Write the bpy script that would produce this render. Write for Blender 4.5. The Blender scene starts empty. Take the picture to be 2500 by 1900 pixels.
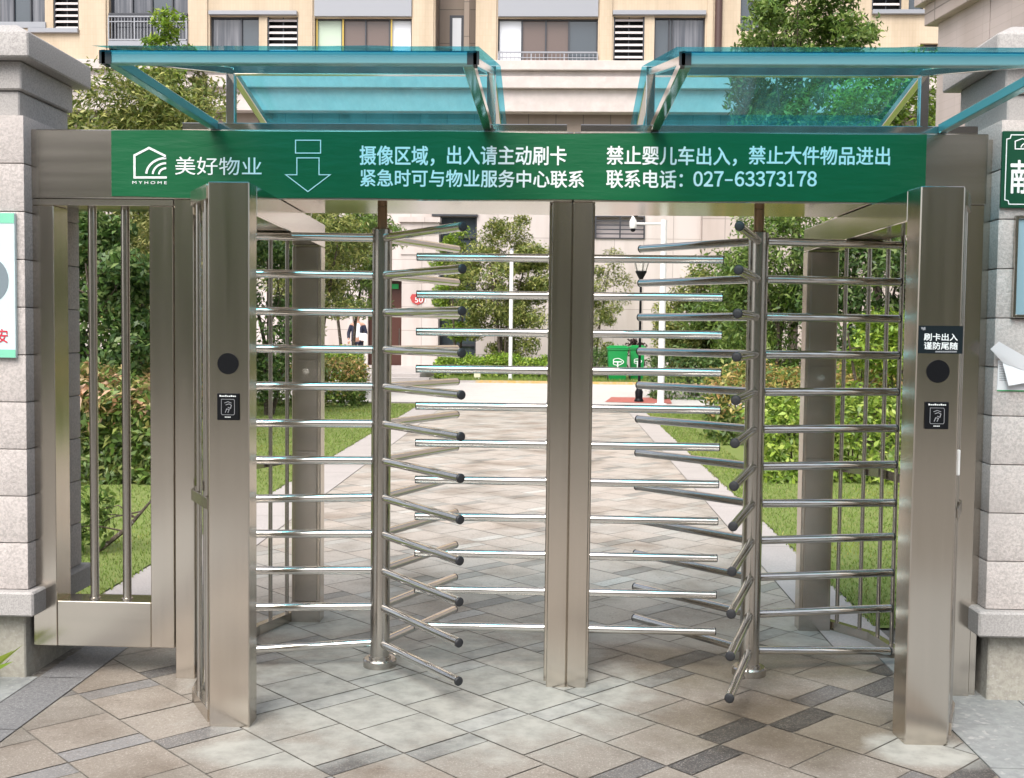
import bpy, bmesh, math, random
import numpy as np
from mathutils import Vector, Matrix
R = math.radians
scene = bpy.context.scene
COL = scene.collection

# ------------------------------------------------------------------ camera, sky, sun, exposure
CAM = np.array([-.0811, -4.8461, 1.5749]); F_PX = 2695.0
PITCH, YAW, ROLL = -.0503, -.036, .0117
cy_, sy_, cp_, sp_ = math.cos(YAW), math.sin(YAW), math.cos(PITCH), math.sin(PITCH)
FW = np.array([sy_*cp_, cy_*cp_, sp_]); r0 = np.array([cy_, -sy_, 0]); u0 = np.cross(r0, FW)
RT = math.cos(ROLL)*r0 + math.sin(ROLL)*u0; UP = -math.sin(ROLL)*r0 + math.cos(ROLL)*u0
cam_d = bpy.data.cameras.new('camera'); cam = bpy.data.objects.new('camera', cam_d); COL.objects.link(cam)
cam_d.sensor_fit = 'HORIZONTAL'; cam_d.sensor_width = 36; cam_d.lens = 36*F_PX/2500
cam_d.clip_start = .05; cam_d.clip_end = 2000
M4 = Matrix.Identity(4)
for i in range(3):
    M4[i][0], M4[i][1], M4[i][2], M4[i][3] = RT[i], UP[i], -FW[i], CAM[i]
cam.matrix_world = M4
scene.camera = cam

SUN_EL, SUN_AZ = R(52), R(200)           # azimuth clockwise from +Y: hazy sun high behind the camera
w = bpy.data.worlds.new('World'); scene.world = w; w.use_nodes = True
nt = w.node_tree; bg = nt.nodes['Background']
sky = nt.nodes.new('ShaderNodeTexSky'); sky.sky_type = 'NISHITA'; sky.sun_disc = False
sky.sun_elevation = SUN_EL; sky.sun_rotation = SUN_AZ
sky.air_density = 1.0; sky.dust_density = 4.0; sky.ozone_density = 1.0
hs_ = nt.nodes.new('ShaderNodeHueSaturation'); hs_.inputs['Saturation'].default_value = .45      # milky, hazy sky
nt.links.new(sky.outputs[0], hs_.inputs['Color']); nt.links.new(hs_.outputs[0], bg.inputs[0]); bg.inputs[1].default_value = .15
sd = bpy.data.lights.new('sun', 'SUN'); sd.energy = 1.6; sd.angle = R(42); sd.color = (1, .95, .89)
so = bpy.data.objects.new('sun', sd); COL.objects.link(so)
sv = Vector((math.sin(SUN_AZ)*math.cos(SUN_EL), math.cos(SUN_AZ)*math.cos(SUN_EL), math.sin(SUN_EL)))
so.rotation_euler = sv.to_track_quat('Z', 'Y').to_euler(); so.location = (0, -20, 40)
vs = scene.view_settings; vs.view_transform = 'Standard'; vs.look = 'None'; vs.gamma = 1; vs.exposure = 0.80
try: vs.use_curve_mapping = False
except Exception: pass
scene.render.engine = 'CYCLES'
cyc = scene.cycles
cyc.max_bounces = 8; cyc.transparent_max_bounces = 16; cyc.diffuse_bounces = 3; cyc.glossy_bounces = 5; cyc.caustics_reflective = False
try:
    cyc.use_denoising = True; cyc.use_adaptive_sampling = True
except Exception: pass

# ------------------------------------------------------------------ helpers
def at(x, y, Y):
    """point of the plane Y that the photograph shows at pixel x, y (measuring the photograph)"""
    d = FW + RT*(x-1250)/F_PX - UP*(y-950)/F_PX
    return CAM + d*((Y-CAM[1])/d[1])
def ax(x, Y, y=814): return float(at(x, y, Y)[0])
def az(y, Y, x=1250): return float(at(x, y, Y)[2])
def g(Y): return .008*max(0.0, Y-1.5)

class MB:
    def __init__(s): s.v, s.f, s.m, s.sm = [], [], [], []
    def add(s, v, f, mi=0, smooth=False):
        o = len(s.v); s.v += [tuple(map(float, q)) for q in v]
        for q in f: s.f.append([o+i for i in q]); s.m.append(mi); s.sm.append(smooth)
        return s
    def box(s, x0, x1, y0, y1, z0, z1, mi=0):
        v = [(x, y, z) for z in (z0, z1) for x, y in ((x0, y0), (x1, y0), (x1, y1), (x0, y1))]
        return s.add(v, [(3, 2, 1, 0), (4, 5, 6, 7), (0, 1, 5, 4), (1, 2, 6, 5), (2, 3, 7, 6), (3, 0, 4, 7)], mi)
    def prism(s, pts, z0, z1, mi=0):            # plan polygon counter-clockwise
        n = len(pts); v = [(x, y, z0) for x, y in pts] + [(x, y, z1) for x, y in pts]
        f = [list(range(n))[::-1], list(range(n, 2*n))] + [(i, (i+1) % n, n+(i+1) % n, n+i) for i in range(n)]
        return s.add(v, f, mi)
    def slab(s, pts, y0, y1, mi=0):             # polygon in x, z, given thickness along y
        n = len(pts); v = [(x, y0, z) for x, z in pts] + [(x, y1, z) for x, z in pts]
        f = [list(range(n)), list(range(n, 2*n))[::-1]] + [(i, n+i, n+(i+1) % n, (i+1) % n) for i in range(n)]
        return s.add(v, f, mi)
    def tube(s, p0, p1, r0, r1=None, n=16, mi=0, caps=True):
        return s.path([p0, p1], [r0, r0 if r1 is None else r1], n, mi, caps)
    def path(s, pts, rad, n=12, mi=0, caps=True, sq=False):
        pts = [Vector(p) for p in pts]; rings = []; prev = None
        if not hasattr(rad, '__len__'): rad = [rad]*len(pts)
        for i, p in enumerate(pts):
            a = pts[max(0, i-1)]; b = pts[min(len(pts)-1, i+1)]; t = (b-a).normalized()
            ref = Vector((0, 0, 1)) if abs(t.z) < .95 else Vector((1, 0, 0))
            u = t.cross(ref).normalized(); q = u.cross(t).normalized(); ring = []
            for k in range(n):
                an = 2*math.pi*(k+.5)/n
                rr = rad[i]*(math.sqrt(2) if sq else 1)
                ring.append(p + u*(math.cos(an)*rr) + q*(math.sin(an)*rr))
            rings.append(ring)
        v = [q for r_ in rings for q in r_]; f = []
        for i in range(len(rings)-1):
            for k in range(n):
                a, b = i*n+k, i*n+(k+1) % n; f.append((a, b, b+n, a+n))
        s.add(v, f, mi, not sq)
        if caps:
            s.add(rings[0], [list(range(n))], mi); s.add(rings[-1], [list(range(n))[::-1]], mi)
        return s
    def bar(s, p0, p1, h, mi=0): return s.path([p0, p1], h, 4, mi, True, True)
    def lathe(s, prof, c=(0, 0, 0), n=24, mi=0):
        v = [(c[0]+r*math.cos(2*math.pi*k/n), c[1]+r*math.sin(2*math.pi*k/n), c[2]+z) for r, z in prof for k in range(n)]
        f = [(i*n+k, i*n+(k+1) % n, (i+1)*n+(k+1) % n, (i+1)*n+k) for i in range(len(prof)-1) for k in range(n)]
        s.add(v, f, mi, True)
        s.add(v[:n], [list(range(n))[::-1]], mi); s.add(v[-n:], [list(range(n))], mi)
        return s
    def build(s, name, mats, parent=None, bevel=0, local=False, segs=1):
        me = bpy.data.meshes.new(name)
        off = (0, 0, 0) if (parent is None or local) else WLOC[parent.name]
        me.from_pydata([(x-off[0], y-off[1], z-off[2]) for x, y, z in s.v], [], s.f)
        if not isinstance(mats, (list, tuple)): mats = [mats]
        for m in mats: me.materials.append(m)
        me.polygons.foreach_set('material_index', s.m); me.polygons.foreach_set('use_smooth', s.sm)
        bm = bmesh.new(); bm.from_mesh(me)
        bmesh.ops.recalc_face_normals(bm, faces=bm.faces)
        if bevel:
            es = [e for e in bm.edges if len(e.link_faces) == 2 and e.calc_face_angle(0) > .5]
            bmesh.ops.bevel(bm, geom=es, offset=bevel, segments=segs, affect='EDGES', profile=.6, clamp_overlap=True)
        bm.to_mesh(me); bm.free()
        me.set_sharp_from_angle(angle=R(30.8))
        return link(name, me, parent)
WLOC = {}
def link(name, data, parent=None):
    o = bpy.data.objects.new(name, data); COL.objects.link(o)
    WLOC[o.name] = WLOC[parent.name] if parent else (0, 0, 0)
    if parent: o.parent = parent
    return o
def tag(o, label=None, cat=None, group=None, kind=None):
    if label: o['label'] = label
    if cat: o['category'] = cat
    if group: o['group'] = group
    if kind: o['kind'] = kind
    return o
def thing(name, label, cat, loc=(0, 0, 0), group=None):
    o = bpy.data.objects.new(name, None); COL.objects.link(o); o.location = loc; o.empty_display_size = .1
    WLOC[o.name] = tuple(loc)
    return tag(o, label, cat, group)
def kids(o): return [c for c in bpy.data.objects if c.parent == o]
def copy_tree(o, parent=None):
    c = o.copy(); COL.objects.link(c)
    if parent: c.parent = parent
    WLOC[c.name] = WLOC[o.name]
    for k in KID[o.name]: copy_tree(k, c)
    return c
KID = {}
def remember():
    KID.clear()
    for o in bpy.data.objects: KID.setdefault(o.name, [])
    for o in bpy.data.objects:
        if o.parent: KID[o.parent.name].append(o)

# ------------------------------------------------------------------ materials
def mat(name, col=(.5, .5, .5), rough=.5, metal=0, spec=.5):
    m = bpy.data.materials.new(name); m.use_nodes = True; b = m.node_tree.nodes['Principled BSDF']
    b.inputs['Base Color'].default_value = (*col, 1); b.inputs['Roughness'].default_value = rough
    b.inputs['Metallic'].default_value = metal; b.inputs['Specular IOR Level'].default_value = spec
    return m
def nodes(m): return m.node_tree.nodes, m.node_tree.links, m.node_tree.nodes['Principled BSDF']
def coords(N, L, scale=(1, 1, 1), kind='Object'):
    tc = N.new('ShaderNodeTexCoord'); mp = N.new('ShaderNodeMapping'); mp.inputs['Scale'].default_value = scale
    L.new(tc.outputs[kind], mp.inputs[0]); return mp.outputs[0]
def noise(N, L, vec, scale, detail=4, rough=.55):
    n = N.new('ShaderNodeTexNoise'); n.inputs['Scale'].default_value = scale; n.inputs['Detail'].default_value = detail
    n.inputs['Roughness'].default_value = rough; L.new(vec, n.inputs['Vector']); return n.outputs[0]
def ramp(N, L, fac, stops):
    r = N.new('ShaderNodeValToRGB'); e = r.color_ramp.elements
    while len(e) < len(stops): e.new(.5)
    for q, (p, c) in zip(e, stops):
        q.position = p; q.color = (*c, 1) if len(c) == 3 else c
    L.new(fac, r.inputs[0]); return r.outputs[0]
def mix(N, L, a, b, fac, mode='MIX'):
    n = N.new('ShaderNodeMix'); n.data_type = 'RGBA'; n.blend_type = mode
    for k, v in ((0, fac), (6, a), (7, b)):
        if hasattr(v, 'is_linked'): L.new(v, n.inputs[k])
        else: n.inputs[k].default_value = v if k == 0 else ((*v, 1) if len(v) == 3 else v)
    return n.outputs[2]
def mth(N, L, op, a, b=None):
    n = N.new('ShaderNodeMath'); n.operation = op
    for k, v in ((0, a), (1, b)):
        if v is None: continue
        if hasattr(v, 'is_linked'): L.new(v, n.inputs[k])
        else: n.inputs[k].default_value = v
    return n.outputs[0]
def bump(N, L, b, h, strength=.3, dist=.01):
    n = N.new('ShaderNodeBump'); n.inputs['Strength'].default_value = strength; n.inputs['Distance'].default_value = dist
    L.new(h, n.inputs['Height']); L.new(n.outputs[0], b.inputs['Normal'])

def steel(name, col, rough, brush=(3, 3, 2), aniso=.0, smudge=.08):
    m = mat(name, col, rough, 1); N, L, b = nodes(m)
    v2 = coords(N, L, brush); n2 = noise(N, L, v2, 1, 4)
    L.new(mth(N, L, 'ADD', mth(N, L, 'MULTIPLY', n2, smudge*2), rough-smudge), b.inputs['Roughness'])
    dark = tuple(c*.92 for c in col)
    L.new(mix(N, L, dark, col, ramp(N, L, n2, [(.3, (0, 0, 0)), (.65, (1, 1, 1))])), b.inputs['Base Color'])
    if 'brushed' in name:
        sm = ramp(N, L, noise(N, L, coords(N, L, (9, 9, 4)), 1.6, 7, .75), [(.60, (0, 0, 0)), (.72, (1, 1, 1))])
        L.new(mix(N, L, b.inputs['Base Color'].links[0].from_socket, tuple(c*.72 for c in col), mth(N, L, 'MULTIPLY', sm, .16)), b.inputs['Base Color'])
    if aniso:
        b.inputs['Anisotropic'].default_value = aniso
        t = N.new('ShaderNodeTangent'); t.direction_type = 'RADIAL'; t.axis = 'Z'
        L.new(t.outputs[0], b.inputs['Tangent'])
    return m
BRUSH = steel('brushed_steel', (.62, .565, .495), .19, (22, 22, .9), 0, .045)
BRUSHH = steel('brushed_steel_sheet', (.60, .55, .48), .21, (.9, 22, 22), 0, .045)
UNDER = steel('polished_steel_sheet', (.62, .58, .53), .12, (3, 3, 3), 0, .03)
TUBE = steel('polished_steel', (.70, .68, .65), .11, (3, 3, 3), 0, .02)
TUBED = steel('satin_steel', (.50, .47, .43), .22, (3, 3, 3), 0, .04)
BLACK = mat('black_rubber', (.018, .019, .022), .5)
BLACKP = mat('black_plastic', (.004, .0045, .006), .45, 0, .2)
WHITEP = mat('white_print', (.80, .84, .84), .45)
GREYP = mat('grey_print', (.28, .29, .31), .5)
REDP = mat('red_print', (.62, .03, .06), .45)
RUST = mat('rusty_shaft', (.34, .22, .13), .4, .7)

def vinyl():
    m = mat('green_vinyl', (.003, .105, .038), .30); N, L, b = nodes(m)
    v = coords(N, L); n = noise(N, L, v, 2.2, 3)
    L.new(mix(N, L, (.0025, .092, .032), (.006, .125, .046), n), b.inputs['Base Color'])
    n2 = noise(N, L, coords(N, L, (3, 1, 14)), 1.5, 3); bump(N, L, b, n2, .25, .008)
    return m
VINYL = vinyl()
def granite(name, a, b_, scale, rough=.75, bumps=.4, dist=.004):
    m = mat(name, a, rough); N, L, b = nodes(m); v = coords(N, L)
    n = noise(N, L, v, scale, 3, .7); big = noise(N, L, v, 2.3, 4)
    c = mix(N, L, a, b_, ramp(N, L, n, [(.42, (0, 0, 0)), (.6, (1, 1, 1))]))
    c = mix(N, L, c, (.62, .6, .58), ramp(N, L, noise(N, L, v, scale*1.7, 2), [(.60, (0, 0, 0)), (.68, (.35, .35, .35))]))
    c = mix(N, L, c, tuple(q*.80 for q in a), ramp(N, L, big, [(.45, (0, 0, 0)), (.7, (.6, .6, .6))]))
    L.new(c, b.inputs['Base Color']); bump(N, L, b, n, bumps, dist)
    return m
GRAN = granite('bush_hammered_granite', (.60, .55, .525), (.44, .405, .385), 95, .85, .6, .006)
GRANS = granite('smooth_granite', (.46, .44, .425), (.32, .305, .295), 130, .7, .15)
CONC = granite('rough_concrete', (.42, .40, .345), (.33, .31, .27), 40, .9, .3)
GROUT = granite('grout', (.20, .185, .16), (.12, .11, .095), 14, .9, .2)
def joint_mat(): return mat('joint_mortar', (.24, .22, .21), .95)
JOINT = joint_mat()

def paving_mat():
    m = mat('granite_paving', rough=.6); N, L, b = nodes(m)
    at_ = N.new('ShaderNodeAttribute'); at_.attribute_name = 'tile'; base = at_.outputs['Color']
    v = coords(N, L); sp = noise(N, L, v, 150, 3, .75); sp2 = noise(N, L, v, 75, 2, .6); big = noise(N, L, v, 1.7, 5)
    c = mix(N, L, base, (.62, .58, .53), ramp(N, L, sp, [(.52, (0, 0, 0)), (.68, (.55, .55, .55))]))
    c = mix(N, L, c, (.13, .10, .085), ramp(N, L, sp2, [(.56, (0, 0, 0)), (.72, (.6, .6, .6))]))
    # worn, dirty patches
    c = mix(N, L, c, mix(N, L, c, (.62, .58, .54), 1.0, 'MULTIPLY'), ramp(N, L, big, [(.46, (0, 0, 0)), (.66, (1, 1, 1))]))
    # splashed cement film round the feet of the turnstiles
    tc = N.new('ShaderNodeTexCoord'); wob = noise(N, L, v, 5, 4, .6)
    tot = None
    for (cx, cyy, rx, ry, k) in ((-.60, -.02, 1.10, 1.0, 1.0), (.08, -.02, .36, .36, 1.0), (1.36, -.66, .26, .2, 1.0), (1.36, 1.0, .45, .42, .9), (-1.35, 1.05, .42, .4, .9), (-1.1, -.85, .35, .18, .9), (.5, .9, .6, .25, .45)):
        mp = N.new('ShaderNodeMapping'); mp.vector_type = 'TEXTURE'
        mp.inputs['Location'].default_value = (cx, cyy, 0); mp.inputs['Scale'].default_value = (rx, ry, 50)
        L.new(tc.outputs['Object'], mp.inputs[0])
        ln = N.new('ShaderNodeVectorMath'); ln.operation = 'LENGTH'; L.new(mp.outputs[0], ln.inputs[0])
        d = mth(N, L, 'ADD', ln.outputs['Value'], mth(N, L, 'MULTIPLY', mth(N, L, 'SUBTRACT', wob, .5), .9))
        f = mth(N, L, 'MULTIPLY', ramp(N, L, d, [(.62, (1, 1, 1)), (1.0, (0, 0, 0))]), k)
        tot = f if tot is None else mth(N, L, 'MAXIMUM', tot, f)
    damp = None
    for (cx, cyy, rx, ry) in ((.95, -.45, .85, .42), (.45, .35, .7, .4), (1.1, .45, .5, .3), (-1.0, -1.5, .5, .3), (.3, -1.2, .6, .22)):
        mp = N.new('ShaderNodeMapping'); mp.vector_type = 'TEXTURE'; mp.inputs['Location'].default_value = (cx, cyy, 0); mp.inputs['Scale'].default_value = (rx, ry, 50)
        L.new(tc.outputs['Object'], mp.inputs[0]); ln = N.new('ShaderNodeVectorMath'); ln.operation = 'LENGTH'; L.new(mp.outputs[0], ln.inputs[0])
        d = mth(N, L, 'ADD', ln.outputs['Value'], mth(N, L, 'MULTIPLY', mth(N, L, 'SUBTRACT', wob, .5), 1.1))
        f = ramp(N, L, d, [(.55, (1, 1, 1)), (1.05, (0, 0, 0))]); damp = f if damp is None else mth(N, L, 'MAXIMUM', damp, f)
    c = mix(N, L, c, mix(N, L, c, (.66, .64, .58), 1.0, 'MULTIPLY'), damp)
    film = mix(N, L, (.47, .48, .44), (.27, .28, .26), ramp(N, L, noise(N, L, v, 9, 5, .65), [(.40, (0, 0, 0)), (.68, (1, 1, 1))]))
    film = mix(N, L, film, base, .25)
    c = mix(N, L, c, film, mth(N, L, 'MULTIPLY', tot, .90))
    L.new(c, b.inputs['Base Color'])
    L.new(ramp(N, L, big, [(.3, (.34, .34, .34)), (.7, (.60, .60, .60))]), b.inputs['Roughness'])
    bump(N, L, b, sp, .25, .002)
    return m
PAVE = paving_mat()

def leaf_mat(name, trans=.3, rough=.42):
    m = mat(name, rough=rough); N, L, b = nodes(m)
    a = N.new('ShaderNodeAttribute'); a.attribute_name = 'leaf'
    L.new(a.outputs['Color'], b.inputs['Base Color']); b.inputs['Specular IOR Level'].default_value = .45
    t = N.new('ShaderNodeBsdfTranslucent'); L.new(a.outputs['Color'], t.inputs[0])
    s = N.new('ShaderNodeMixShader'); s.inputs[0].default_value = trans
    out = N['Material Output']; L.new(b.outputs[0], s.inputs[1]); L.new(t.outputs[0], s.inputs[2]); L.new(s.outputs[0], out.inputs[0])
    return m
LEAF = leaf_mat('leaves'); GRASS = leaf_mat('grass_blades', .35, .6)
BARK = granite('bark', (.10, .075, .055), (.05, .04, .03), 30, .9, .6, .01)
def lawn_mat():
    m = mat('lawn_soil', (.06, .11, .02), .95); N, L, b = nodes(m); v = coords(N, L)
    L.new(mix(N, L, (.13, .20, .035), (.21, .24, .075), noise(N, L, v, 6, 6)), b.inputs['Base Color']); return m
LAWN = lawn_mat()
SOIL = granite('garden_soil', (.09, .075, .05), (.05, .04, .03), 25, .95, .5, .02)
def sheet_mat():
    m = bpy.data.materials.new('teal_polycarbonate'); m.use_nodes = True; N, L = m.node_tree.nodes, m.node_tree.links
    N.remove(N['Principled BSDF']); out = N['Material Output']
    t = N.new('ShaderNodeBsdfTransparent'); gl = N.new('ShaderNodeBsdfGlossy'); gl.inputs['Roughness'].default_value = .06
    df = N.new('ShaderNodeBsdfDiffuse'); df.inputs[0].default_value = (.16, .55, .62, 1)
    tl = N.new('ShaderNodeBsdfTranslucent'); tl.inputs[0].default_value = (.14, .62, .72, 1)
    tc = N.new('ShaderNodeTexCoord'); n = noise(N, L, tc.outputs['Object'], 2.5, 5)
    L.new(mix(N, L, (.13, .55, .70), (.22, .65, .78), n), t.inputs[0])
    fr = N.new('ShaderNodeLayerWeight'); fr.inputs[0].default_value = .5
    m1 = N.new('ShaderNodeMixShader'); m1.inputs[0].default_value = .5; L.new(df.outputs[0], m1.inputs[1]); L.new(tl.outputs[0], m1.inputs[2])
    m2 = N.new('ShaderNodeMixShader'); ds = noise(N, L, coords(N, L, (14, 1.2, 1.2)), 1, 6, .7); L.new(ramp(N, L, ds, [(.38, (.03, .03, .03)), (.75, (.20, .20, .20))]), m2.inputs[0]); L.new(t.outputs[0], m2.inputs[1]); L.new(m1.outputs[0], m2.inputs[2])
    m3 = N.new('ShaderNodeMixShader'); L.new(mth(N, L, 'ADD', mth(N, L, 'MULTIPLY', mth(N, L, 'POWER', fr.outputs['Facing'], 4), .35), .03), m3.inputs[0]); L.new(m2.outputs[0], m3.inputs[1]); L.new(gl.outputs[0], m3.inputs[2])
    L.new(m3.outputs[0], out.inputs[0]); return m
SHEET = sheet_mat()
TEALM = mat('teal_metal', (.27, .53, .56), .2, .45); TEALR = mat('teal_reflection', (.22, .84, .90), .3, 0)  # plain teal bars; bright cyan has the roof sheet's reflection put into its colour
def tiles_mat(name, col, joint, sx, sz, mort, rough=.6, rot=True, var=.08):
    m = mat(name, col, rough); N, L, b = nodes(m)
    tc = N.new('ShaderNodeTexCoord'); sp = N.new('ShaderNodeSeparateXYZ'); L.new(tc.outputs['Object'], sp.inputs[0])
    cb = N.new('ShaderNodeCombineXYZ')
    L.new(mth(N, L, 'ADD', sp.outputs[0], sp.outputs[1]), cb.inputs[0]); L.new(sp.outputs[2], cb.inputs[1])
    bt = N.new('ShaderNodeTexBrick'); bt.offset = 0; bt.inputs['Scale'].default_value = 1
    bt.inputs['Brick Width'].default_value = sx; bt.inputs['Row Height'].default_value = sz; bt.inputs['Mortar Size'].default_value = mort
    bt.inputs['Mortar Smooth'].default_value = .1
    bt.inputs['Color1'].default_value = (*col, 1); bt.inputs['Color2'].default_value = (*(c*(1-var) for c in col), 1); bt.inputs['Mortar'].default_value = (*joint, 1)
    L.new(cb.outputs[0], bt.inputs[0])
    st = noise(N, L, coords(N, L, (1, 1, .15)), 1.2, 5)
    c = mix(N, L, bt.outputs[0], mix(N, L, bt.outputs[0], (.82, .80, .77), 1.0, 'MULTIPLY'), ramp(N, L, st, [(.45, (0, 0, 0)), (.7, (1, 1, 1))]))
    L.new(c, b.inputs['Base Color']); bump(N, L, b, bt.outputs[1], .3, -.01)
    return m
STONE = tiles_mat('pale_pink_stone', (.60, .535, .51), (.34, .29, .27), 1.02, .82, .010)
STONEB = tiles_mat('pinkish_stone_tile', (.52, .44, .41), (.28, .24, .22), .78, .80, .012)
CREAM = tiles_mat('cream_facade_tile', (.57, .465, .345), (.52, .42, .30), .10, .22, .006, .7, var=.05)
STONEP = granite('plain_pink_stone', (.60, .535, .51), (.56, .50, .47), 3, .6, .05)
BROWNW = tiles_mat('brown_stone_tile', (.27, .215, .175), (.12, .10, .08), .95, 1.2, .015)
GREYM = mat('grey_aluminium', (.30, .31, .34), .45, .2)
DARKM = mat('dark_window_frame', (.055, .058, .068), .4, .3)
GOLDM = mat('gold_window_frame', (.50, .36, .08), .4, .3)
GLASS = mat('window_glass', (.055, .07, .085), .04, 0, .9)
def curtain_glass():
    m = mat('glass_over_curtain', (.16, .17, .19), .05, 0, .9); N, L, b = nodes(m)
    v = coords(N, L, (9, 1, .3)); L.new(ramp(N, L, noise(N, L, v, 1, 3), [(.42, (.04, .045, .06)), (.68, (.17, .17, .19))]), b.inputs['Base Color']); return m
CURT = curtain_glass()
BROWNG = mat('brown_blind', (.145, .105, .092), .25, 0, .6)
WHITEG = mat('white_blind', (.74, .77, .82), .35)
PALEG = mat('pale_green_curtain', (.48, .58, .47), .35)
LOUV = mat('louvre_slat', (.55, .50, .50), .5)
WHITEM = mat('white_paint', (.80, .80, .79), .4)
BINM = mat('green_plastic', (.005, .24, .055), .38)
BINL = mat('green_plastic_lid', (.006, .30, .07), .35)
ROADM = granite('pale_concrete', (.60, .575, .55), (.50, .48, .455), 30, .8, .1)
KERBY = granite('worn_yellow_paint', (.58, .36, .10), (.50, .40, .25), 9, .7, .1)
REDPAVE = granite('red_pavement', (.46, .14, .11), (.38, .11, .09), 30, .8, .1)
SLATE = granite('grey_slate', (.30, .315, .31), (.24, .25, .25), 20, .55, .1)
KERB = granite('pale_kerb_stone', (.50, .46, .44), (.40, .37, .355), 90, .75, .2)
DARKST = granite('dark_border_stone', (.20, .20, .20), (.14, .14, .145), 80, .7, .2)
EARTH = granite('ground_earth', (.20, .19, .17), (.14, .13, .12), 20, .95, .3)
CLEAR = bpy.data.materials.new('lamp_glass'); CLEAR.use_nodes = True
_n, _l = CLEAR.node_tree.nodes, CLEAR.node_tree.links
_n['Principled BSDF'].inputs['Base Color'].default_value = (.75, .74, .68, 1); _n['Principled BSDF'].inputs['Roughness'].default_value = .1
_t = _n.new('ShaderNodeBsdfTransparent'); _m = _n.new('ShaderNodeMixShader'); _m.inputs[0].default_value = .3
_l.new(_t.outputs[0], _m.inputs[1]); _l.new(_n['Principled BSDF'].outputs[0], _m.inputs[2]); _l.new(_m.outputs[0], _n['Material Output'].inputs[0])

# ------------------------------------------------------------------ writing
def lettering(name, body, x0, x1, z0, z1, Y, m, parent, bold=0.0, ext=.0008, face=-1):
    cu = bpy.data.curves.new(name, 'FONT'); cu.body = body; cu.size = 1; cu.offset = bold; cu.resolution_u = 3
    cu.fill_mode = 'BOTH'; cu.extrude = 0; cu.offset = 0
    t = bpy.data.objects.new(name+'_tmp', cu); COL.objects.link(t); bpy.context.view_layer.update()
    me = bpy.data.meshes.new_from_object(t.evaluated_get(bpy.context.evaluated_depsgraph_get()))
    COL.objects.unlink(t); bpy.data.objects.remove(t); bpy.data.curves.remove(cu)
    n = len(me.vertices); co = np.empty(n*3, np.float32); me.vertices.foreach_get('co', co); co = co.reshape(-1, 3)
    mn, mx = co[:, :2].min(0), co[:, :2].max(0); sp = np.maximum(mx-mn, 1e-6)
    out = np.empty_like(co); off = WLOC[parent.name]
    out[:, 0] = x0 + (co[:, 0]-mn[0])/sp[0]*(x1-x0) - off[0]; out[:, 1] = Y - off[1]; out[:, 2] = z0 + (co[:, 1]-mn[1])/sp[1]*(z1-z0) - off[2]
    me.vertices.foreach_set('co', out.ravel()); me.update()
    if bold:                                                # heavier strokes: the same glyphs, nudged and stacked
        b = bold*(z1-z0)*.9; F0 = [list(p.vertices) for p in me.polygons]; V_, F_ = [], []
        for k, (dx, dz) in enumerate(((0, 0), (b, b*.5), (-b, b*.5), (b, -b*.5), (-b, -b*.5), (0, b), (0, -b))):
            o_ = len(V_); V_ += [(x+dx, y-.00009*k, z+dz) for x, y, z in out.tolist()]; F_ += [[o_+i for i in f] for f in F0]
        bpy.data.meshes.remove(me); me = bpy.data.meshes.new(name); me.from_pydata(V_, [], F_)
    me.materials.clear(); me.materials.append(m)
    return link(name, me, parent)
def px_text(name, body, px, Y, m, parent, bold=0.0):
    a = at(px[0], px[1], Y); b = at(px[2], px[3], Y)
    return lettering(name, body, a[0], b[0], b[2], a[2], Y, m, parent, bold)
def px_row(name, chars, x0, pitch, wid, y0, y1, Y, m, parent, bold):
    """a row of single figures of equal width, joined into one mesh"""
    V_, F_ = [], []
    for k, ch in enumerate(chars):
        ya, yb, wa, xa = (y0, y1, wid, x0+k*pitch)
        if ch == '－': ya, yb, wa = y0*.42+y1*.58-2.2, y0*.42+y1*.58+2.2, wid*.92
        if ch == '１': wa = wid*.62; xa += wid*.14
        o = px_text(name, ch, (xa, ya, xa+wa, yb), Y, m, parent, bold if ch != '－' else 0); n0 = len(V_)
        V_ += [tuple(v.co) for v in o.data.vertices]; F_ += [[n0+i for i in p.vertices] for p in o.data.polygons]; me_ = o.data
        bpy.data.objects.remove(o); bpy.data.meshes.remove(me_)
    me = bpy.data.meshes.new(name); me.from_pydata(V_, [], F_); me.materials.append(m); return link(name, me, parent)
def stroke(mb, pts, w, Y, th=.001, closed=False, mi=0):     # a line drawing in x, z, w wide
    pts = [Vector((p[0], p[1])) for p in pts]; n = len(pts); L_, R_ = [], []
    for i in range(n):
        a = pts[i-1] if (i or closed) else None; b = pts[(i+1) % n] if (i < n-1 or closed) else None
        d1 = (pts[i]-a).normalized() if a is not None else None; d2 = (b-pts[i]).normalized() if b is not None else None
        d1 = d1 or d2; d2 = d2 or d1
        n1 = Vector((-d1.y, d1.x)); n2 = Vector((-d2.y, d2.x)); mm = (n1+n2)
        mm = mm.normalized() if mm.length > 1e-6 else n1; k = w/2/max(.35, mm.dot(n1))
        L_.append(pts[i]+mm*k); R_.append(pts[i]-mm*k)
    for i in range(n if closed else n-1):
        j = (i+1) % n
        mb.slab([tuple(L_[i]), tuple(R_[i]), tuple(R_[j]), tuple(L_[j])], Y-th, Y, mi)
    return mb

# ------------------------------------------------------------------ the setting: ground, paving, road, lawns
ys = [-90, -40, -6, 0, 1.5, 20, 40, 60, 150]
mb = MB()
v = [(x, y, g(y)-.012) for y in ys for x in (-150, 150)]
mb.add(v, [(2*i, 2*i+1, 2*i+3, 2*i+2) for i in range(len(ys)-1)]); tag(mb.build('ground', EARTH), kind='structure')

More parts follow.
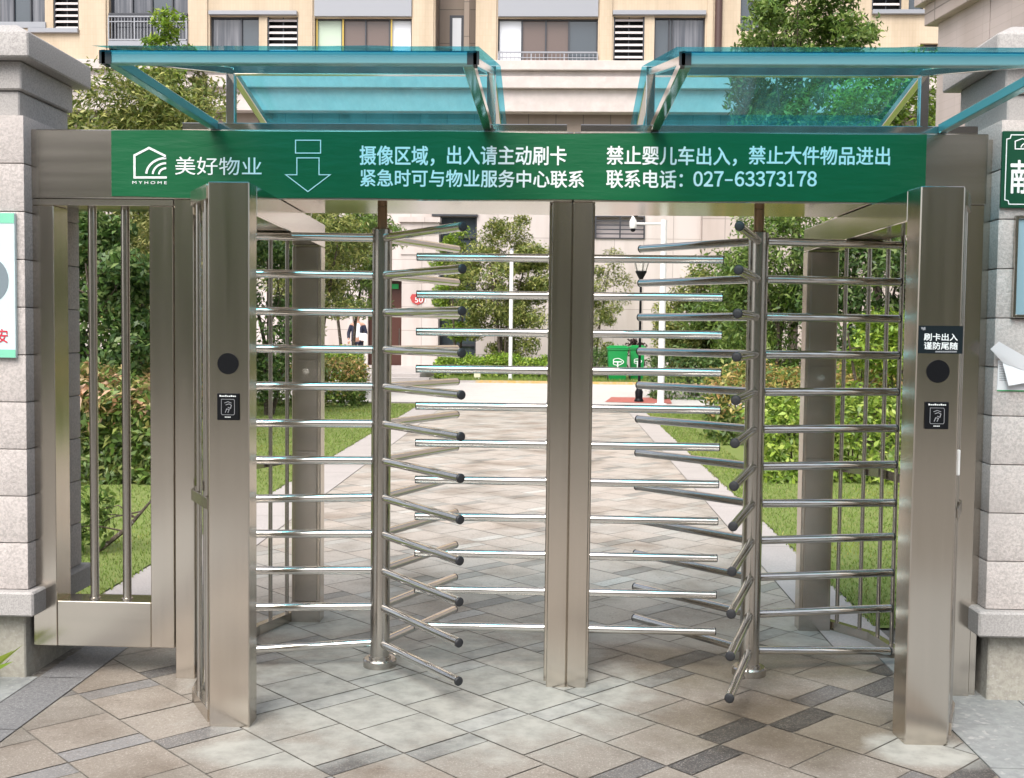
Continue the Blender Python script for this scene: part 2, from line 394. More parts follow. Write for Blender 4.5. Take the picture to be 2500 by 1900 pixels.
def clip_poly(poly, x0, x1, y0, y1):
    for ax_, lim, sg in ((0, x0, 1), (0, x1, -1), (1, y0, 1), (1, y1, -1)):
        out = []
        for i in range(len(poly)):
            a, b = poly[i], poly[(i+1) % len(poly)]; da, db = (a[ax_]-lim)*sg, (b[ax_]-lim)*sg
            if da >= 0: out.append(a)
            if (da >= 0) != (db >= 0):
                t = da/(da-db); out.append((a[0]+(b[0]-a[0])*t, a[1]+(b[1]-a[1])*t))
        poly = out
        if not poly: return []
    return poly
rng = random.Random(4)
def paving(name, regions):
    V, Fc, C = [], [], []
    S2 = .456; PV = 1.03; gap = .0045
    for (x0, x1, y0, y1) in regions:
        for i in range(int((x0+y0+2.34)/S2)-2, int((x1+y1+2.34)/S2)+2):
            u0_, u1_ = -2.34+i*S2, -2.34+(i+1)*S2
            vo = .20 if i % 2 == 0 else .04
            for k in range(int((x0-y1-1)/PV)-1, int((x1-y0+1)/PV)+2):
                for j, (va, vb) in enumerate(((0, .16), (.16, .595), (.595, 1.03))):
                    a, b = vo+k*PV+va+gap, vo+k*PV+vb-gap
                    q = [((u+v_)/2, (u-v_)/2) for u, v_ in ((u0_+gap, a), (u1_-gap, a), (u1_-gap, b), (u0_+gap, b))]
                    q = clip_poly(q, x0, x1, y0, y1)
                    if len(q) < 3: continue
                    # orientation counter-clockwise
                    ar = sum(q[n][0]*q[(n+1) % len(q)][1]-q[(n+1) % len(q)][0]*q[n][1] for n in range(len(q)))
                    if abs(ar) < 1e-5: continue
                    if ar < 0: q = q[::-1]
                    o = len(V); dz = rng.uniform(0, .0012)
                    V += [(x, y, g(y)+.004+dz) for x, y in q]; Fc.append(list(range(o, o+len(q))))
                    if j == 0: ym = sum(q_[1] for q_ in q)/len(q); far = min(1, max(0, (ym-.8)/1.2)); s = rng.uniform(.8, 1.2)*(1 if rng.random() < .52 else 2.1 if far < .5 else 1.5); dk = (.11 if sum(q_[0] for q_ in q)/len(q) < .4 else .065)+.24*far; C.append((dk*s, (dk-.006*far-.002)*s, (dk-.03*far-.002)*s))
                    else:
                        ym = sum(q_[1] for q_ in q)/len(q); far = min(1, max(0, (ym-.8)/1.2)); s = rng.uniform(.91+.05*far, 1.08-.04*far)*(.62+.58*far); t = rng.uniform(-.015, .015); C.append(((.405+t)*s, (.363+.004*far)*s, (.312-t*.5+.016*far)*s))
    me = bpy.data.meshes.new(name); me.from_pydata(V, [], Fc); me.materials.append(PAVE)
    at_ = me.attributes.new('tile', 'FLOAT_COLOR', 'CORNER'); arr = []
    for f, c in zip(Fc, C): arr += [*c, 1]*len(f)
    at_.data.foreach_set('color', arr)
    return tag(link(name, me), kind='structure')
def strip(name, m, x0, x1, y0, y1, h, kind='structure', seg=None, gap=.006, parent=None):
    mb = MB(); n = 1 if not seg else max(1, round((y1-y0)/seg)); d = (y1-y0)/n
    for i in range(n):
        a, b = y0+i*d, y0+(i+1)*d-(gap if seg else 0)
        br = [a]+[q for q in (1.5,) if a < q < b]+[b]
        for p, q in zip(br, br[1:]):
            mb.add([(x0, p, g(p)+h), (x1, p, g(p)+h), (x1, q, g(q)+h), (x0, q, g(q)+h)], [(0, 1, 2, 3)])
    o = mb.build(name, m, parent)
    return tag(o, kind=kind) if kind else o
ROAD0, ROAD1 = 17.8, 25.7
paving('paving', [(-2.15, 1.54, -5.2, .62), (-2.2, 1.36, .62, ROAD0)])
strip('grout_bed', GROUT, -3.4, 3.2, -5.2, ROAD0, 0.0)
strip('border_stone', DARKST, -2.37, -2.155, -5.2, .62, .006, seg=.62)
strip('border_stone_pale', SLATE, -3.4, -2.375, -5.2, -.02, .006, seg=.6)
strip('path_edging', KERB, -2.72, -2.205, .62, ROAD0, .008, seg=.9)
strip('path_edging', KERB, 1.365, 1.70, .62, ROAD0, .008, seg=.9)
mb = MB()
for i in range(3):
    for k in range(9):
        x0, y1 = 1.545+i*.42, .56-k*.46
        mb.box(x0, x0+.414, y1-.454, y1, -.03, .006+.0008*((i+k) % 3))
tag(mb.build('slate_paving', SLATE), kind='structure')
strip('road', ROADM, -40, 40, ROAD0, ROAD1, .004)
mb = MB(); mb.add([(ax(1478, 18.9), 18.6, g(18.6)+.012), (ax(1640, 18.6), 18.3, g(18.3)+.012), (ax(1640, 20), 20.2, g(20.2)+.012), (ax(1495, 20.2), 20.2, g(20.2)+.012)], [(0, 1, 2, 3)])
tag(mb.build('red_pavement', REDPAVE), kind='structure')
# kerbs of the road's far side, painted yellow in front of the bins
mb = MB(); mb.box(-40, -2.2, ROAD1, ROAD1+.12, g(26)-.05, g(26)+.06); mb.box(6, 40, ROAD1, ROAD1+.12, g(26)-.05, g(26)+.06)
tag(mb.build('kerb', KERB), kind='structure')
mb = MB(); mb.box(-2.195, 5.995, ROAD1-.003, ROAD1+.12, g(26)-.05, g(26)+.07); tag(mb.build('yellow_kerb', KERBY), kind='structure')

nrng = np.random.default_rng(11)
def lawn(name, poly_regions):
    mb = MB()
    for (x0, x1, y0, y1) in poly_regions:
        n = max(1, int((y1-y0)/.5)); e = rng.uniform
        for i in range(n):
            a, b = y0+(y1-y0)*i/n, y0+(y1-y0)*(i+1)/n
            mb.add([(x0, a, g(a)+.014), (x1, a, g(a)+.014), (x1, b, g(b)+.014), (x0, b, g(b)+.014)], [(0, 1, 2, 3)])
    return tag(mb.build(name, LAWN), kind='structure')
LAWNS = [(-12, -2.725, .95, ROAD0-.5), (1.705, 12, 1.1, ROAD0-.9)]
lawn('lawn', LAWNS)
lawn('planting_bed', [(-3.2, 14, ROAD1+.125, 33.2)])

def set_leaf(me, cols):
    a = me.attributes.new('leaf', 'FLOAT_COLOR', 'POINT'); a.data.foreach_set('color', np.c_[cols, np.ones(len(cols))].astype(np.float32).ravel())
def mesh_np(name, V, F, m):
    me = bpy.data.meshes.new(name); nv, nf, k = len(V), len(F), F.shape[1]
    me.vertices.add(nv); me.vertices.foreach_set('co', V.astype(np.float32).ravel())
    me.loops.add(nf*k); me.loops.foreach_set('vertex_index', F.astype(np.int32).ravel())
    me.polygons.add(nf); me.polygons.foreach_set('loop_start', np.arange(0, nf*k, k, dtype=np.int32))
    me.update(calc_edges=True); me.materials.append(m); return me
def grass(n, x0, x1, y0, y1, hgt, avoid=()):
    X = nrng.uniform(x0, x1, n); Y = y0 + (y1-y0)*nrng.random(n)**1.5
    keep = np.ones(n, bool)
    for (a, b, c, d) in avoid: keep &= ~((X > a) & (X < b) & (Y > c) & (Y < d))
    X, Y = X[keep], Y[keep]; n = len(X)
    Z = .008*np.maximum(0, Y-1.5)+.01
    an = nrng.uniform(0, 6.28, n); h = hgt*nrng.uniform(.5, 1.2, n)*(1+.015*Y); wd = .0045*(1+.07*Y)
    lean = nrng.normal(0, .35, (n, 2))*h[:, None]
    V = np.empty((n, 3, 3)); V[:, 0] = np.c_[X-np.cos(an)*wd, Y-np.sin(an)*wd, Z]; V[:, 1] = np.c_[X+np.cos(an)*wd, Y+np.sin(an)*wd, Z]
    V[:, 2] = np.c_[X+lean[:, 0], Y+lean[:, 1], Z+h]
    pal = np.array([(.19, .29, .055), (.23, .33, .07), (.15, .24, .045), (.33, .35, .13), (.26, .35, .08)])
    patch = np.sin(X*2.3+Y*1.1)+np.sin(Y*3.1-X*1.3)+nrng.normal(0, .5, n)
    c = pal[nrng.integers(0, 5, n)]*nrng.uniform(.8, 1.2, (n, 1)); c[patch > 1.5] *= (1.25, 1.05, .9)
    return V.reshape(-1, 3), np.repeat(c, 3, 0)
Vs, Cs = [], []
for a in ((95000, -8.5, -2.70, .95, 17, .028, ((-12, -3.9, 5.7, 9.5),)), (95000, 1.68, 6.5, 1.15, 16.5, .028, ((2.2, 9, 6.6, 13),)), (14000, -3.2, 8, 25.9, 30, .08)):
    V_, C_ = grass(*a); Vs.append(V_); Cs.append(C_)
V_ = np.concatenate(Vs); me = mesh_np('grass', V_, np.arange(len(V_)).reshape(-1, 3), GRASS); set_leaf(me, np.concatenate(Cs))
tag(link('grass', me), 'short bright green grass of the lawns beside the path', 'grass', kind='stuff')

# ------------------------------------------------------------------ plants
PAL = dict(
    dark=[(.026, .065, .018), (.04, .095, .024), (.06, .13, .03), (.10, .165, .055)],
    mid=[(.045, .10, .020), (.07, .14, .028), (.10, .18, .035), (.14, .22, .06)],
    olive=[(.09, .12, .035), (.13, .16, .05), (.17, .20, .065), (.07, .10, .03), (.22, .24, .09)],
    garden=[(.10, .15, .035), (.15, .20, .05), (.19, .24, .07), (.08, .13, .03), (.25, .29, .10), (.06, .10, .025)],
    lime=[(.13, .235, .035), (.18, .29, .045), (.10, .19, .03), (.23, .33, .07), (.07, .14, .02)],
    fresh=[(.10, .20, .02), (.15, .27, .03), (.22, .33, .05), (.07, .14, .02)],
    photinia=[(.07, .14, .03), (.10, .175, .04), (.05, .10, .025), (.14, .19, .055)],
    tips=[(.40, .22, .12), (.36, .26, .12), (.46, .30, .19), (.28, .26, .09), (.32, .30, .10)],
    tipsy=[(.42, .34, .10), (.36, .30, .09), (.46, .28, .12), (.28, .28, .08)],
    wine=[(.05, .018, .018), (.035, .02, .016), (.07, .025, .02)])
for k_ in PAL:
    if k_ not in ('wine',): PAL[k_] = [tuple(min(.75, c*f_) for c, f_ in zip(q, (1.75, 1.5, 1.45) if k_ not in ('tips', 'tipsy') else (1.25, 1.25, 1.3))) for q in PAL[k_]]
def leaf_mesh(name, P, L, asp, pal, rnd, up=.5, out=None, cols=None):
    n = len(P); nn = rnd.normal(0, 1, (n, 3)); nn[:, 2] += up*2
    if out is not None: nn += out
    nn /= np.linalg.norm(nn, axis=1, keepdims=True)+1e-9
    t = rnd.normal(0, 1, (n, 3)); t[:, 2] -= .35; t -= nn*(t*nn).sum(1, keepdims=True); t /= np.linalg.norm(t, axis=1, keepdims=True)+1e-9
    b = np.cross(nn, t); l = L*rnd.uniform(.6, 1.3, (n, 1)); wd = l*asp
    V = np.empty((n, 4, 3)); V[:, 0] = P-t*l*.5; V[:, 1] = P+b*wd*.5-t*l*.03+nn*l*.06; V[:, 2] = P+t*l*.5-nn*l*.12; V[:, 3] = P-b*wd*.5-t*l*.03+nn*l*.06
    me = mesh_np(name, V.reshape(-1, 3), np.arange(n*4).reshape(-1, 4), LEAF)
    if cols is None: cols = np.array(PAL[pal])[rnd.integers(0, len(PAL[pal]), n)]
    cols = cols*rnd.uniform(.78, 1.25, (n, 1)); set_leaf(me, np.repeat(cols, 4, 0)); return me
def crown_points(rnd, n, rad, nclump, cr, hollow=.45):
    d = rnd.normal(0, 1, (nclump, 3)); d /= np.linalg.norm(d, axis=1, keepdims=True)
    r = hollow+(1-hollow)*rnd.random((nclump, 1))**.7
    r *= 1+.16*np.sin(d[:, :1]*4+1)*np.cos(d[:, 1:2]*3)+.1*np.sin(d[:, 2:]*5)
    c = d*r*np.array(rad); k = rnd.integers(0, nclump, n)
    q = rnd.normal(0, 1, (n, 3)); q /= np.linalg.norm(q, axis=1, keepdims=True)+1e-9
    q *= rnd.random((n, 1))**.45
    sz = rnd.uniform(.65, 1.3, nclump)
    return c[k]+q*cr*sz[k][:, None]*np.array((1, 1, .75)), d[k], c
seed = [100]
def tree(name, label, cat, px, Y, ztop, zbot, wid, dep, pal, n, leaf, asp=.42, nclump=40, cr=.35, trunks=1, group=None, hollow=.4, zb=None, lean=0):
    seed[0] += 1; rnd = np.random.default_rng(seed[0]); pr = random.Random(seed[0])
    X = ax(px, Y) if px is not None else lean; base = (X, Y, (g(Y) if zb is None else zb)-.03)
    root = thing(name, label, cat, base, group)
    cz, rz = (ztop+zbot)/2-base[2], (ztop-zbot)/2
    P, out, cl = crown_points(rnd, n, (wid/2, dep/2, rz), nclump, cr, hollow); P[:, 2] += cz; cl[:, 2] += cz
    P[:, 2] = np.maximum(P[:, 2], .06)
    link('crown', leaf_mesh('crown', P, leaf, asp, pal, rnd, .4, out*.8), root)
    mb = MB(); H = cz+rz*.35
    for k in range(trunks):
        a = 6.28*k/trunks+pr.random(); sp = (.0 if trunks == 1 else .10)
        b0 = Vector((math.cos(a)*sp*.5, math.sin(a)*sp*.5, 0)); b1 = Vector((math.cos(a)*sp*3+pr.uniform(-.1, .1), math.sin(a)*sp*3, H*.5)); b2 = Vector((math.cos(a)*sp*6+pr.uniform(-.15, .15), math.sin(a)*sp*5+pr.uniform(-.1, .1), H))
        tr = .028*math.sqrt(H+.4)/(1 if trunks == 1 else 1.6)
        mb.path([b0, b1, b2], [tr*1.3, tr, tr*.4], 8)
        for i in range(9 if trunks == 1 else 4):
            e = Vector(cl[pr.randrange(len(cl))]); t = pr.uniform(.35, .9); s_ = b0.lerp(b1, t*2) if t < .5 else b1.lerp(b2, t*2-1)
            m_ = s_.lerp(e, .5)+Vector((0, 0, .08*pr.uniform(0, 1)))
            mb.path([s_, m_, e], [tr*.42, tr*.28, tr*.12], 5)
    mb.build('trunk', BARK, root, local=True)
    return root
def hedge(name, label, x0, x1, y0, y1, h, pal, n, leaf, tips=None, tipfrac=.75, asp=.42, group=None, cat='hedge', wav=.1, zb=None):
    seed[0] += 1; rnd = np.random.default_rng(seed[0])
    yc = (y0+y1)/2; base = ((x0+x1)/2, yc, (g(yc) if zb is None else zb)-.02); wx, wy = x1-x0, y1-y0
    root = thing(name, label, cat, base, group)
    P = rnd.uniform(-.5, .5, (n, 3)); P[:, 2] += .5
    k = rnd.random(n); s = rnd.uniform(.0, .16, n)
    top, fr, sd, bk = k < .42, (k >= .42) & (k < .78), (k >= .78) & (k < .92), k >= .92
    P[top, 2] = 1-s[top]; P[fr, 1] = -.5+s[fr]; P[sd, 0] = np.where(rnd.random(sd.sum()) < .5, -.5+s[sd]*.3, .5-s[sd]*.3)
    out = np.zeros((n, 3)); out[top, 2] = 1.2; out[fr, 1] = -1.2
    Q = P*np.array((wx, wy, h))
    # rounded shoulders and an uneven, clumpy top
    f = 1-.22*np.abs(P[:, 1]*2)**4-.10*np.abs(P[:, 0]*2)**12
    bumpz = 1+wav*(np.sin(Q[:, 0]*4.1+seed[0])*.5+np.sin(Q[:, 0]*9.7+Q[:, 1]*6)*.35+np.sin(Q[:, 1]*8+Q[:, 0]*2)*.3)
    Q[:, 2] *= f*bumpz; Q[:, 1] += wav*.8*np.sin(Q[:, 0]*5.3+Q[:, 2]*6)*.5; Q[:, :] += rnd.normal(0, leaf*.35, (n, 3)); Q[:, 2] = np.maximum(Q[:, 2], .05)
    cols = np.array(PAL[pal])[rnd.integers(0, len(PAL[pal]), n)]
    if tips:
        tz = P[:, 2]+.12*np.sin(Q[:, 0]*7+Q[:, 1]*5)+rnd.normal(0, .10, n); tm = (tz > tipfrac) & (rnd.random(n) < .55)
        cols[tm] = np.array(PAL[tips])[rnd.integers(0, len(PAL[tips]), tm.sum())]
    link('foliage', leaf_mesh('foliage', Q, leaf, asp, pal, rnd, .5, out, cols), root)
    mb = MB(); pr = random.Random(seed[0])
    for i in range(max(6, int(wx*6))):
        x, y = pr.uniform(-.46, .46)*wx, pr.uniform(-.4, .4)*wy; m_0 = (x, 0, .0); mb.path([m_0, (x, y, .012)], [.012, .010], 5)
        mb.path([(x, y, 0), (x+pr.uniform(-.06, .06), y+pr.uniform(-.06, .06), h*.5), (x+pr.uniform(-.15, .15), y+pr.uniform(-.1, .1), h*.85)], [.012, .009, .004], 5)
    mb.path([(-.48*wx, 0, 0), (.48*wx, 0, 0)], [.02, .02], 6); mb.build('stems', BARK, root, local=True)
    return root

# left of the path
hedge('photinia_hedge', 'orange tipped hedge on the lawn seen between the bars of the side gate', -7.0, -3.95, 5.75, 7.3, 1.12, 'photinia', 15000, .105, 'tips', .74, .36)
tree('small_shrub', 'small broad leaved shrub growing at the back foot of the left granite pillar', 'shrub', 190, 2.6, .60, .04, .36, .5, 'mid', 420, .075, .38, 14, .12, 3)
tree('camellia_shrub', 'tall dark glossy shrub behind the orange tipped hedge, seen through the side gate', 'shrub', 240, 8.3, 3.3, .3, 1.45, 1.3, 'dark', 11000, .10, .45, 40, .34, 3)
tree('bamboo_clump', 'loose yellowish green shrub seen between the right bar and stile of the side gate', 'shrub', 345, 9.6, 3.5, .3, 1.2, 1.2, 'olive', 7500, .10, .25, 36, .32, 4)
tree('osmanthus_tree', 'loose yellow green tree rising above the left pillar cap and left canopy', 'tree', 372, 12.5, 6.2, 1.0, 3.7, 2.4, 'garden', 34000, .12, .28, 130, .42, 1, hollow=.15)
tree('young_tree', 'thin fresh green tree top standing in front of the balcony railing', 'tree', 418, 14, 7.15, 4.2, .62, .7, 'fresh', 2600, .15, .26, 22, .24, 1, hollow=.05)
tree('young_tree', 'second thin olive tree top, right of the fresh green one by the balcony', 'tree', 484, 14.5, 6.7, 4.2, .5, .6, 'olive', 1300, .15, .24, 18, .2, 1, hollow=.05)
tree('leafy_shrub', 'mid green shrub with thin trunks behind the bars of the left cage', 'shrub', 655, 14, 3.9, .4, 1.9, 1.4, 'dark', 9000, .10, .38, 40, .34, 3)
tree('loose_tree', 'airy light green tree behind the left turnstile rear post', 'tree', 760, 19.0, 4.6, 1.75, 3.0, 2.0, 'garden', 14000, .115, .30, 60, .42, 2)
tree('loose_tree', 'fresh green tree filling the gap between the left rear post and the rotor column', 'tree', 850, 22.0, 4.7, 2.25, 2.6, 1.8, 'mid', 12000, .12, .32, 46, .42, 2)
hedge('variegated_hedge', 'yellow and orange topped hedge along the far end of the left lawn', -9.5, -3.75, 15.9, 17.2, .93, 'photinia', 14000, .10, 'tipsy', .55, .38)
hedge('trimmed_shrub', 'round dark green clipped shrub beside the person in the navy jacket', ax(770, 18.6), ax(880, 18.6), 18.0, 19.2, 1.12, 'fresh', 3600, .085, None, cat='shrub')
# beds in front of the building
hedge('low_hedge', 'low bright green hedge round the multi-stemmed tree by the building', ax(1066, 28.6), ax(1338, 28.6), 28.0, 29.6, .68, 'fresh', 9000, .10, None, wav=.2, zb=g(28))
tree('multi_stem_tree', 'multi-stemmed green tree in front of the dark glazed opening', 'tree', 1230, 29.6, 5.2, .7, 3.3, 2.2, 'garden', 25000, .125, .34, 90, .44, 5)
tree('slim_tree', 'slim light green tree between the dark glazed opening and the white flagpole', 'tree', 1118, 30.6, 5.4, 1.0, 1.6, 1.0, 'fresh', 8500, .12, .34, 26, .34, 2)
tree('sparse_tree', 'sparse thin leaved tree against the pale wall behind the green bins', 'tree', 1448, 31.5, 5.0, .7, 2.3, 1.2, 'garden', 8000, .11, .32, 40, .36, 3, hollow=.2)
hedge('dark_hedge', 'dark clipped hedge left of the two green bins', ax(1400, 29), ax(1490, 29), 28.5, 29.6, .95, 'dark', 3000, .09, None)
tree('red_leaf_shrub', 'dark red leaved shrub peeking out above the right green bin', 'shrub', 1555, 29.5, 1.65, .55, .62, .6, 'wine', 900, .09, .5, 14, .18, 2)
# right of the path
hedge('tall_hedge', 'dense green hedge behind the black urn lamp and the white camera pole', ax(1590, 20.2), 8.5, 19.6, 21.2, 1.15, 'dark', 9500, .10, None)
tree('leafy_shrub', 'olive green shrub standing behind the white camera pole', 'shrub', 1700, 21.2, 3.1, .5, 2.2, 1.5, 'garden', 14000, .115, .36, 60, .38, 3)
tree('leafy_shrub', 'mid green shrub between the white camera pole and the right rotor column', 'shrub', 1795, 20.4, 3.15, .5, 2.3, 1.5, 'mid', 13000, .115, .36, 44, .38, 3)
hedge('variegated_hedge', 'yellow and orange topped hedge behind the right turnstile', ax(1735, 11), 6.8, 10.2, 11.6, 1.10, 'photinia', 12500, .10, 'tipsy', .52, .38)
hedge('bright_hedge', 'bright lime green hedge behind the right cage', ax(1850, 7.3), 5.6, 6.65, 8.0, .92, 'lime', 12000, .085, None, wav=.16)
tree('bamboo_tree', 'dark leafy tree rising behind the right rear post of the turnstile', 'tree', 1885, 13.2, 3.9, .6, 2.0, 1.5, 'mid', 11000, .12, .28, 46, .4, 3)
tree('dark_shrub', 'tall dark shrub behind the vertical bars of the right cage', 'shrub', 2140, 12.3, 3.9, .5, 2.2, 1.5, 'dark', 13000, .12, .34, 46, .4, 4)
tree('round_shrub', 'round light green shrub behind the vertical bars of the right cage', 'shrub', 2150, 9.4, 1.98, .9, .85, .8, 'fresh', 2600, .085, .42, 22, .24, 2)
tree('dense_tree', 'dense dark green tree above the right canopy', 'tree', 1935, 17.5, 9.3, 4.6, 2.7, 2.6, 'mid', 21000, .14, .36, 60, .44, 1)
tree('light_tree', 'pale yellow green tree above the right end of the right canopy', 'tree', 2145, 14.0, 6.55, 2.8, 2.3, 2.0, 'lime', 13000, .12, .32, 54, .4, 1)

# ------------------------------------------------------------------ apartment building behind the garden
FY = 34.0
def fx(x): return ax(x, FY, 400)
def fz(y): return az(y, FY)
bld = thing('apartment_building', 'cream tiled apartment building with a pale pink stone base behind the garden', 'building', (0, FY, 0))
def wall_with_holes(name, m, x0, x1, z0, z1, holes, Y, depth, parent, mrev=None):
    xs = sorted({x0, x1, *[h[0] for h in holes], *[h[1] for h in holes]}); zs = sorted({z0, z1, *[h[2] for h in holes], *[h[3] for h in holes]})
    xs = [q for q in xs if x0 <= q <= x1]; zs = [q for q in zs if z0 <= q <= z1]; mb = MB()
    for a, b in zip(xs, xs[1:]):
        for c, d in zip(zs, zs[1:]):
            if b-a < 1e-5 or d-c < 1e-5: continue
            if any(h[0] < (a+b)/2 < h[1] and h[2] < (c+d)/2 < h[3] for h in holes): continue
            mb.add([(a, Y, c), (b, Y, c), (b, Y, d), (a, Y, d)], [(0, 1, 2, 3)])
    for (a, b, c, d) in holes:
        c2, d2 = max(c, z0), min(d, z1)
        mb.add([(a, Y, c2), (b, Y, c2), (b, Y+depth, c2), (a, Y+depth, c2)], [(0, 1, 2, 3)]); mb.add([(a, Y, d2), (b, Y, d2), (b, Y+depth, d2), (a, Y+depth, d2)], [(3, 2, 1, 0)])
        mb.add([(a, Y, c2), (a, Y+depth, c2), (a, Y+depth, d2), (a, Y, d2)], [(0, 1, 2, 3)]); mb.add([(b, Y, c2), (b, Y+depth, c2), (b, Y+depth, d2), (b, Y, d2)], [(3, 2, 1, 0)])
    off = WLOC[parent.name]; me = bpy.data.meshes.new(name)
    me.from_pydata([(x-off[0], y-off[1], z-off[2]) for x, y, z in mb.v], [], mb.f); me.materials.append(m)
    return link(name, me, parent)
ZC = fz(160)                # top of the stone base's cornice
TOPZ = 25.0
def rect(a, b, t, bt): return (fx(a), fx(b), fz(bt), fz(t))
W1, L1, B1 = rect(-10, 113, -90, 72), rect(133, 195, -90, 72), rect(268, 460, -95, 125)
W2, L2, B2 = rect(513, 632, 40, 160), rect(652, 727, 42, 160), rect(767, 1003, 44, 160)
RC, B3 = rect(1060, 1158, -400, 160), rect(1212, 1455, 44, 160)
L3, W3, B4 = rect(1493, 1568, 40, 160), rect(1592, 1715, 40, 160), rect(1800, 1858, -80, 75)
L4, W5, S5 = rect(2118, 2190, -90, 24), rect(2207, 2246, -90, 22), rect(2238, 2282, 104, 122)
holes = [W1, L1, B1, W2, L2, B2, RC, B3, L3, W3, B4, L4, W5, S5]
wall_with_holes('upper_wall', CREAM, -28, 26, ZC, TOPZ, holes, FY, .28, bld)
def window(r, bars, panes, frame_m, fw=.05, inset=.16, extra=None):
    """one window: frame (with its mullions) > panes; bars and panes as fractions of its width"""
    x0, x1, z0, z1 = r; z0 = max(z0, ZC+.02); y = FY+inset; f = MB(); w_ = x1-x0
    f.box(x0, x0+fw, y, y+.06, z0, z1); f.box(x1-fw, x1, y, y+.06, z0, z1); f.box(x0+fw, x1-fw, y, y+.06, z1-fw, z1); f.box(x0+fw, x1-fw, y, y+.06, z0, z0+fw)
    ed = [0]+list(bars)+[1]
    for q in bars: f.box(x0+w_*q-fw/2, x0+w_*q+fw/2, y-.004, y+.055, z0+fw+.001, z1-fw-.001)
    fr = f.build('window', frame_m, bld)
    for a, b, m in zip(ed, ed[1:], panes):
        p = MB(); p.box(x0+w_*a+.006, x0+w_*b-.006, y+.064+.0, y+.072, z0+.01, z1-.01); p.build('pane', m, fr)
    return fr
def louvre(r, n, sl=.07):
    x0, x1, z0, z1 = r; z0 = max(z0, ZC+.02); y = FY+.05; f = MB()
    f.box(x0, x0+.05, y, y+.12, z0, z1); f.box(x1-.05, x1, y, y+.12, z0, z1); f.box((x0+x1)/2-.015, (x0+x1)/2+.015, y+.05, y+.08, z0, z1)
    fr = f.build('louvre_screen', DARKM, bld); s = MB(); h = .21
    k = z1-.10
    while k > z0+.05:
        s.add([(x0+.05, y+.0, k-.05), (x1-.05, y+.0, k-.05), (x1-.05, y+.05, k+.035), (x0+.05, y+.05, k+.035), (x0+.05, y+.012, k-.055), (x1-.05, y+.012, k-.055), (x1-.05, y+.062, k+.03), (x0+.05, y+.062, k+.03)],
              [(0, 1, 2, 3), (7, 6, 5, 4), (0, 4, 5, 1), (3, 2, 6, 7), (0, 3, 7, 4), (1, 5, 6, 2)]); k -= h
    s.build('slats', LOUV, fr)
    b = MB(); b.box(x0-.02, x1+.02, FY+.30, FY+.34, z0-.05, z1+.05); b.build('backing', BLACKP, fr)
window(W1, (.34, .68), (CURT, GLASS, CURT), DARKM); louvre(L1, 10)
window(B1, (.27, .52, .78), (CURT, CURT, GLASS, CURT), DARKM, inset=.2)
window(W2, (.62,), (CURT, GLASS), DARKM); louvre(L2, 8)
window(B2, (.275, .52, .765), (PALEG, BROWNG, BROWNG, WHITEG), DARKM)
window(B3, (.24, .48, .71), (WHITEG, BROWNG, BROWNG, GLASS), DARKM)
louvre(L3, 9); window(W3, (.30, .36), (GLASS, GLASS, CURT), DARKM); window(B4, (.5,), (GLASS, CURT), DARKM)
louvre(L4, 8); window(W5, (), (GLASS,), DARKM); window(S5, (), (GLASS,), DARKM)
for q in (0.0, .27, .77):
    m_ = MB(); m_.box(B2[0]+(B2[1]-B2[0])*q+.03, B2[0]+(B2[1]-B2[0])*q+.085, FY+.13, FY+.157, ZC+.03, B2[3]-.02); m_.build('gold_trim', GOLDM, bld)
# stair recess: dark slot with a white landing window in it
m_ = MB(); x0, x1 = RC[0]-.02, RC[1]+.02
m_.box(x0, x1, FY+1.45, FY+1.5, ZC-.5, TOPZ); m_.box(x0-.05, x0, FY+.29, FY+1.45, ZC-.5, TOPZ); m_.box(x1, x1+.05, FY+.29, FY+1.45, ZC-.5, TOPZ); m_.build('stair_recess', BROWNW, bld)
m_ = MB(); m_.box(fx(1126), fx(1140), FY+.5, FY+.7, ZC, TOPZ); m_.build('recess_pier', BROWNW, bld)
f = MB(); a, b, c, d = fx(1086), fx(1122), fz(108), fz(10); f.box(a, b, FY+1.38, FY+1.44, c, d); fr = f.build('window', DARKM, bld)
p = MB(); p.box(a+.1, b-.1, FY+1.365, FY+1.378, c+.1, d-.1); p.build('pane', WHITEG, fr)
# bands, lintels, sills
for (a, b, t, bt, pr_, m) in ((767, 1003, -60, 42, .08, GREYM), (1212, 1455, -60, 42, .08, GREYM), (512, 726, 29, 39, .14, GREYM), (1490, 1716, 27, 38, .14, GREYM), (75, 196, 73, 84, .14, GREYM), (-10, 116, 56, 71.5, .05, GREYM), (2118, 2252, 24.5, 35, .14, GREYM), (268, 460, 104, 117, .12, GREYM), (268, 460, 34, 40, .06, DARKM)):
    m_ = MB(); m_.box(fx(a)+.002, fx(b)-.002, FY-pr_, FY+.12, fz(bt), fz(t)); m_.build('sill' if t > 20 and t not in (29, 27) else 'lintel' if t > 0 else 'spandrel_panel', m, bld, .01)
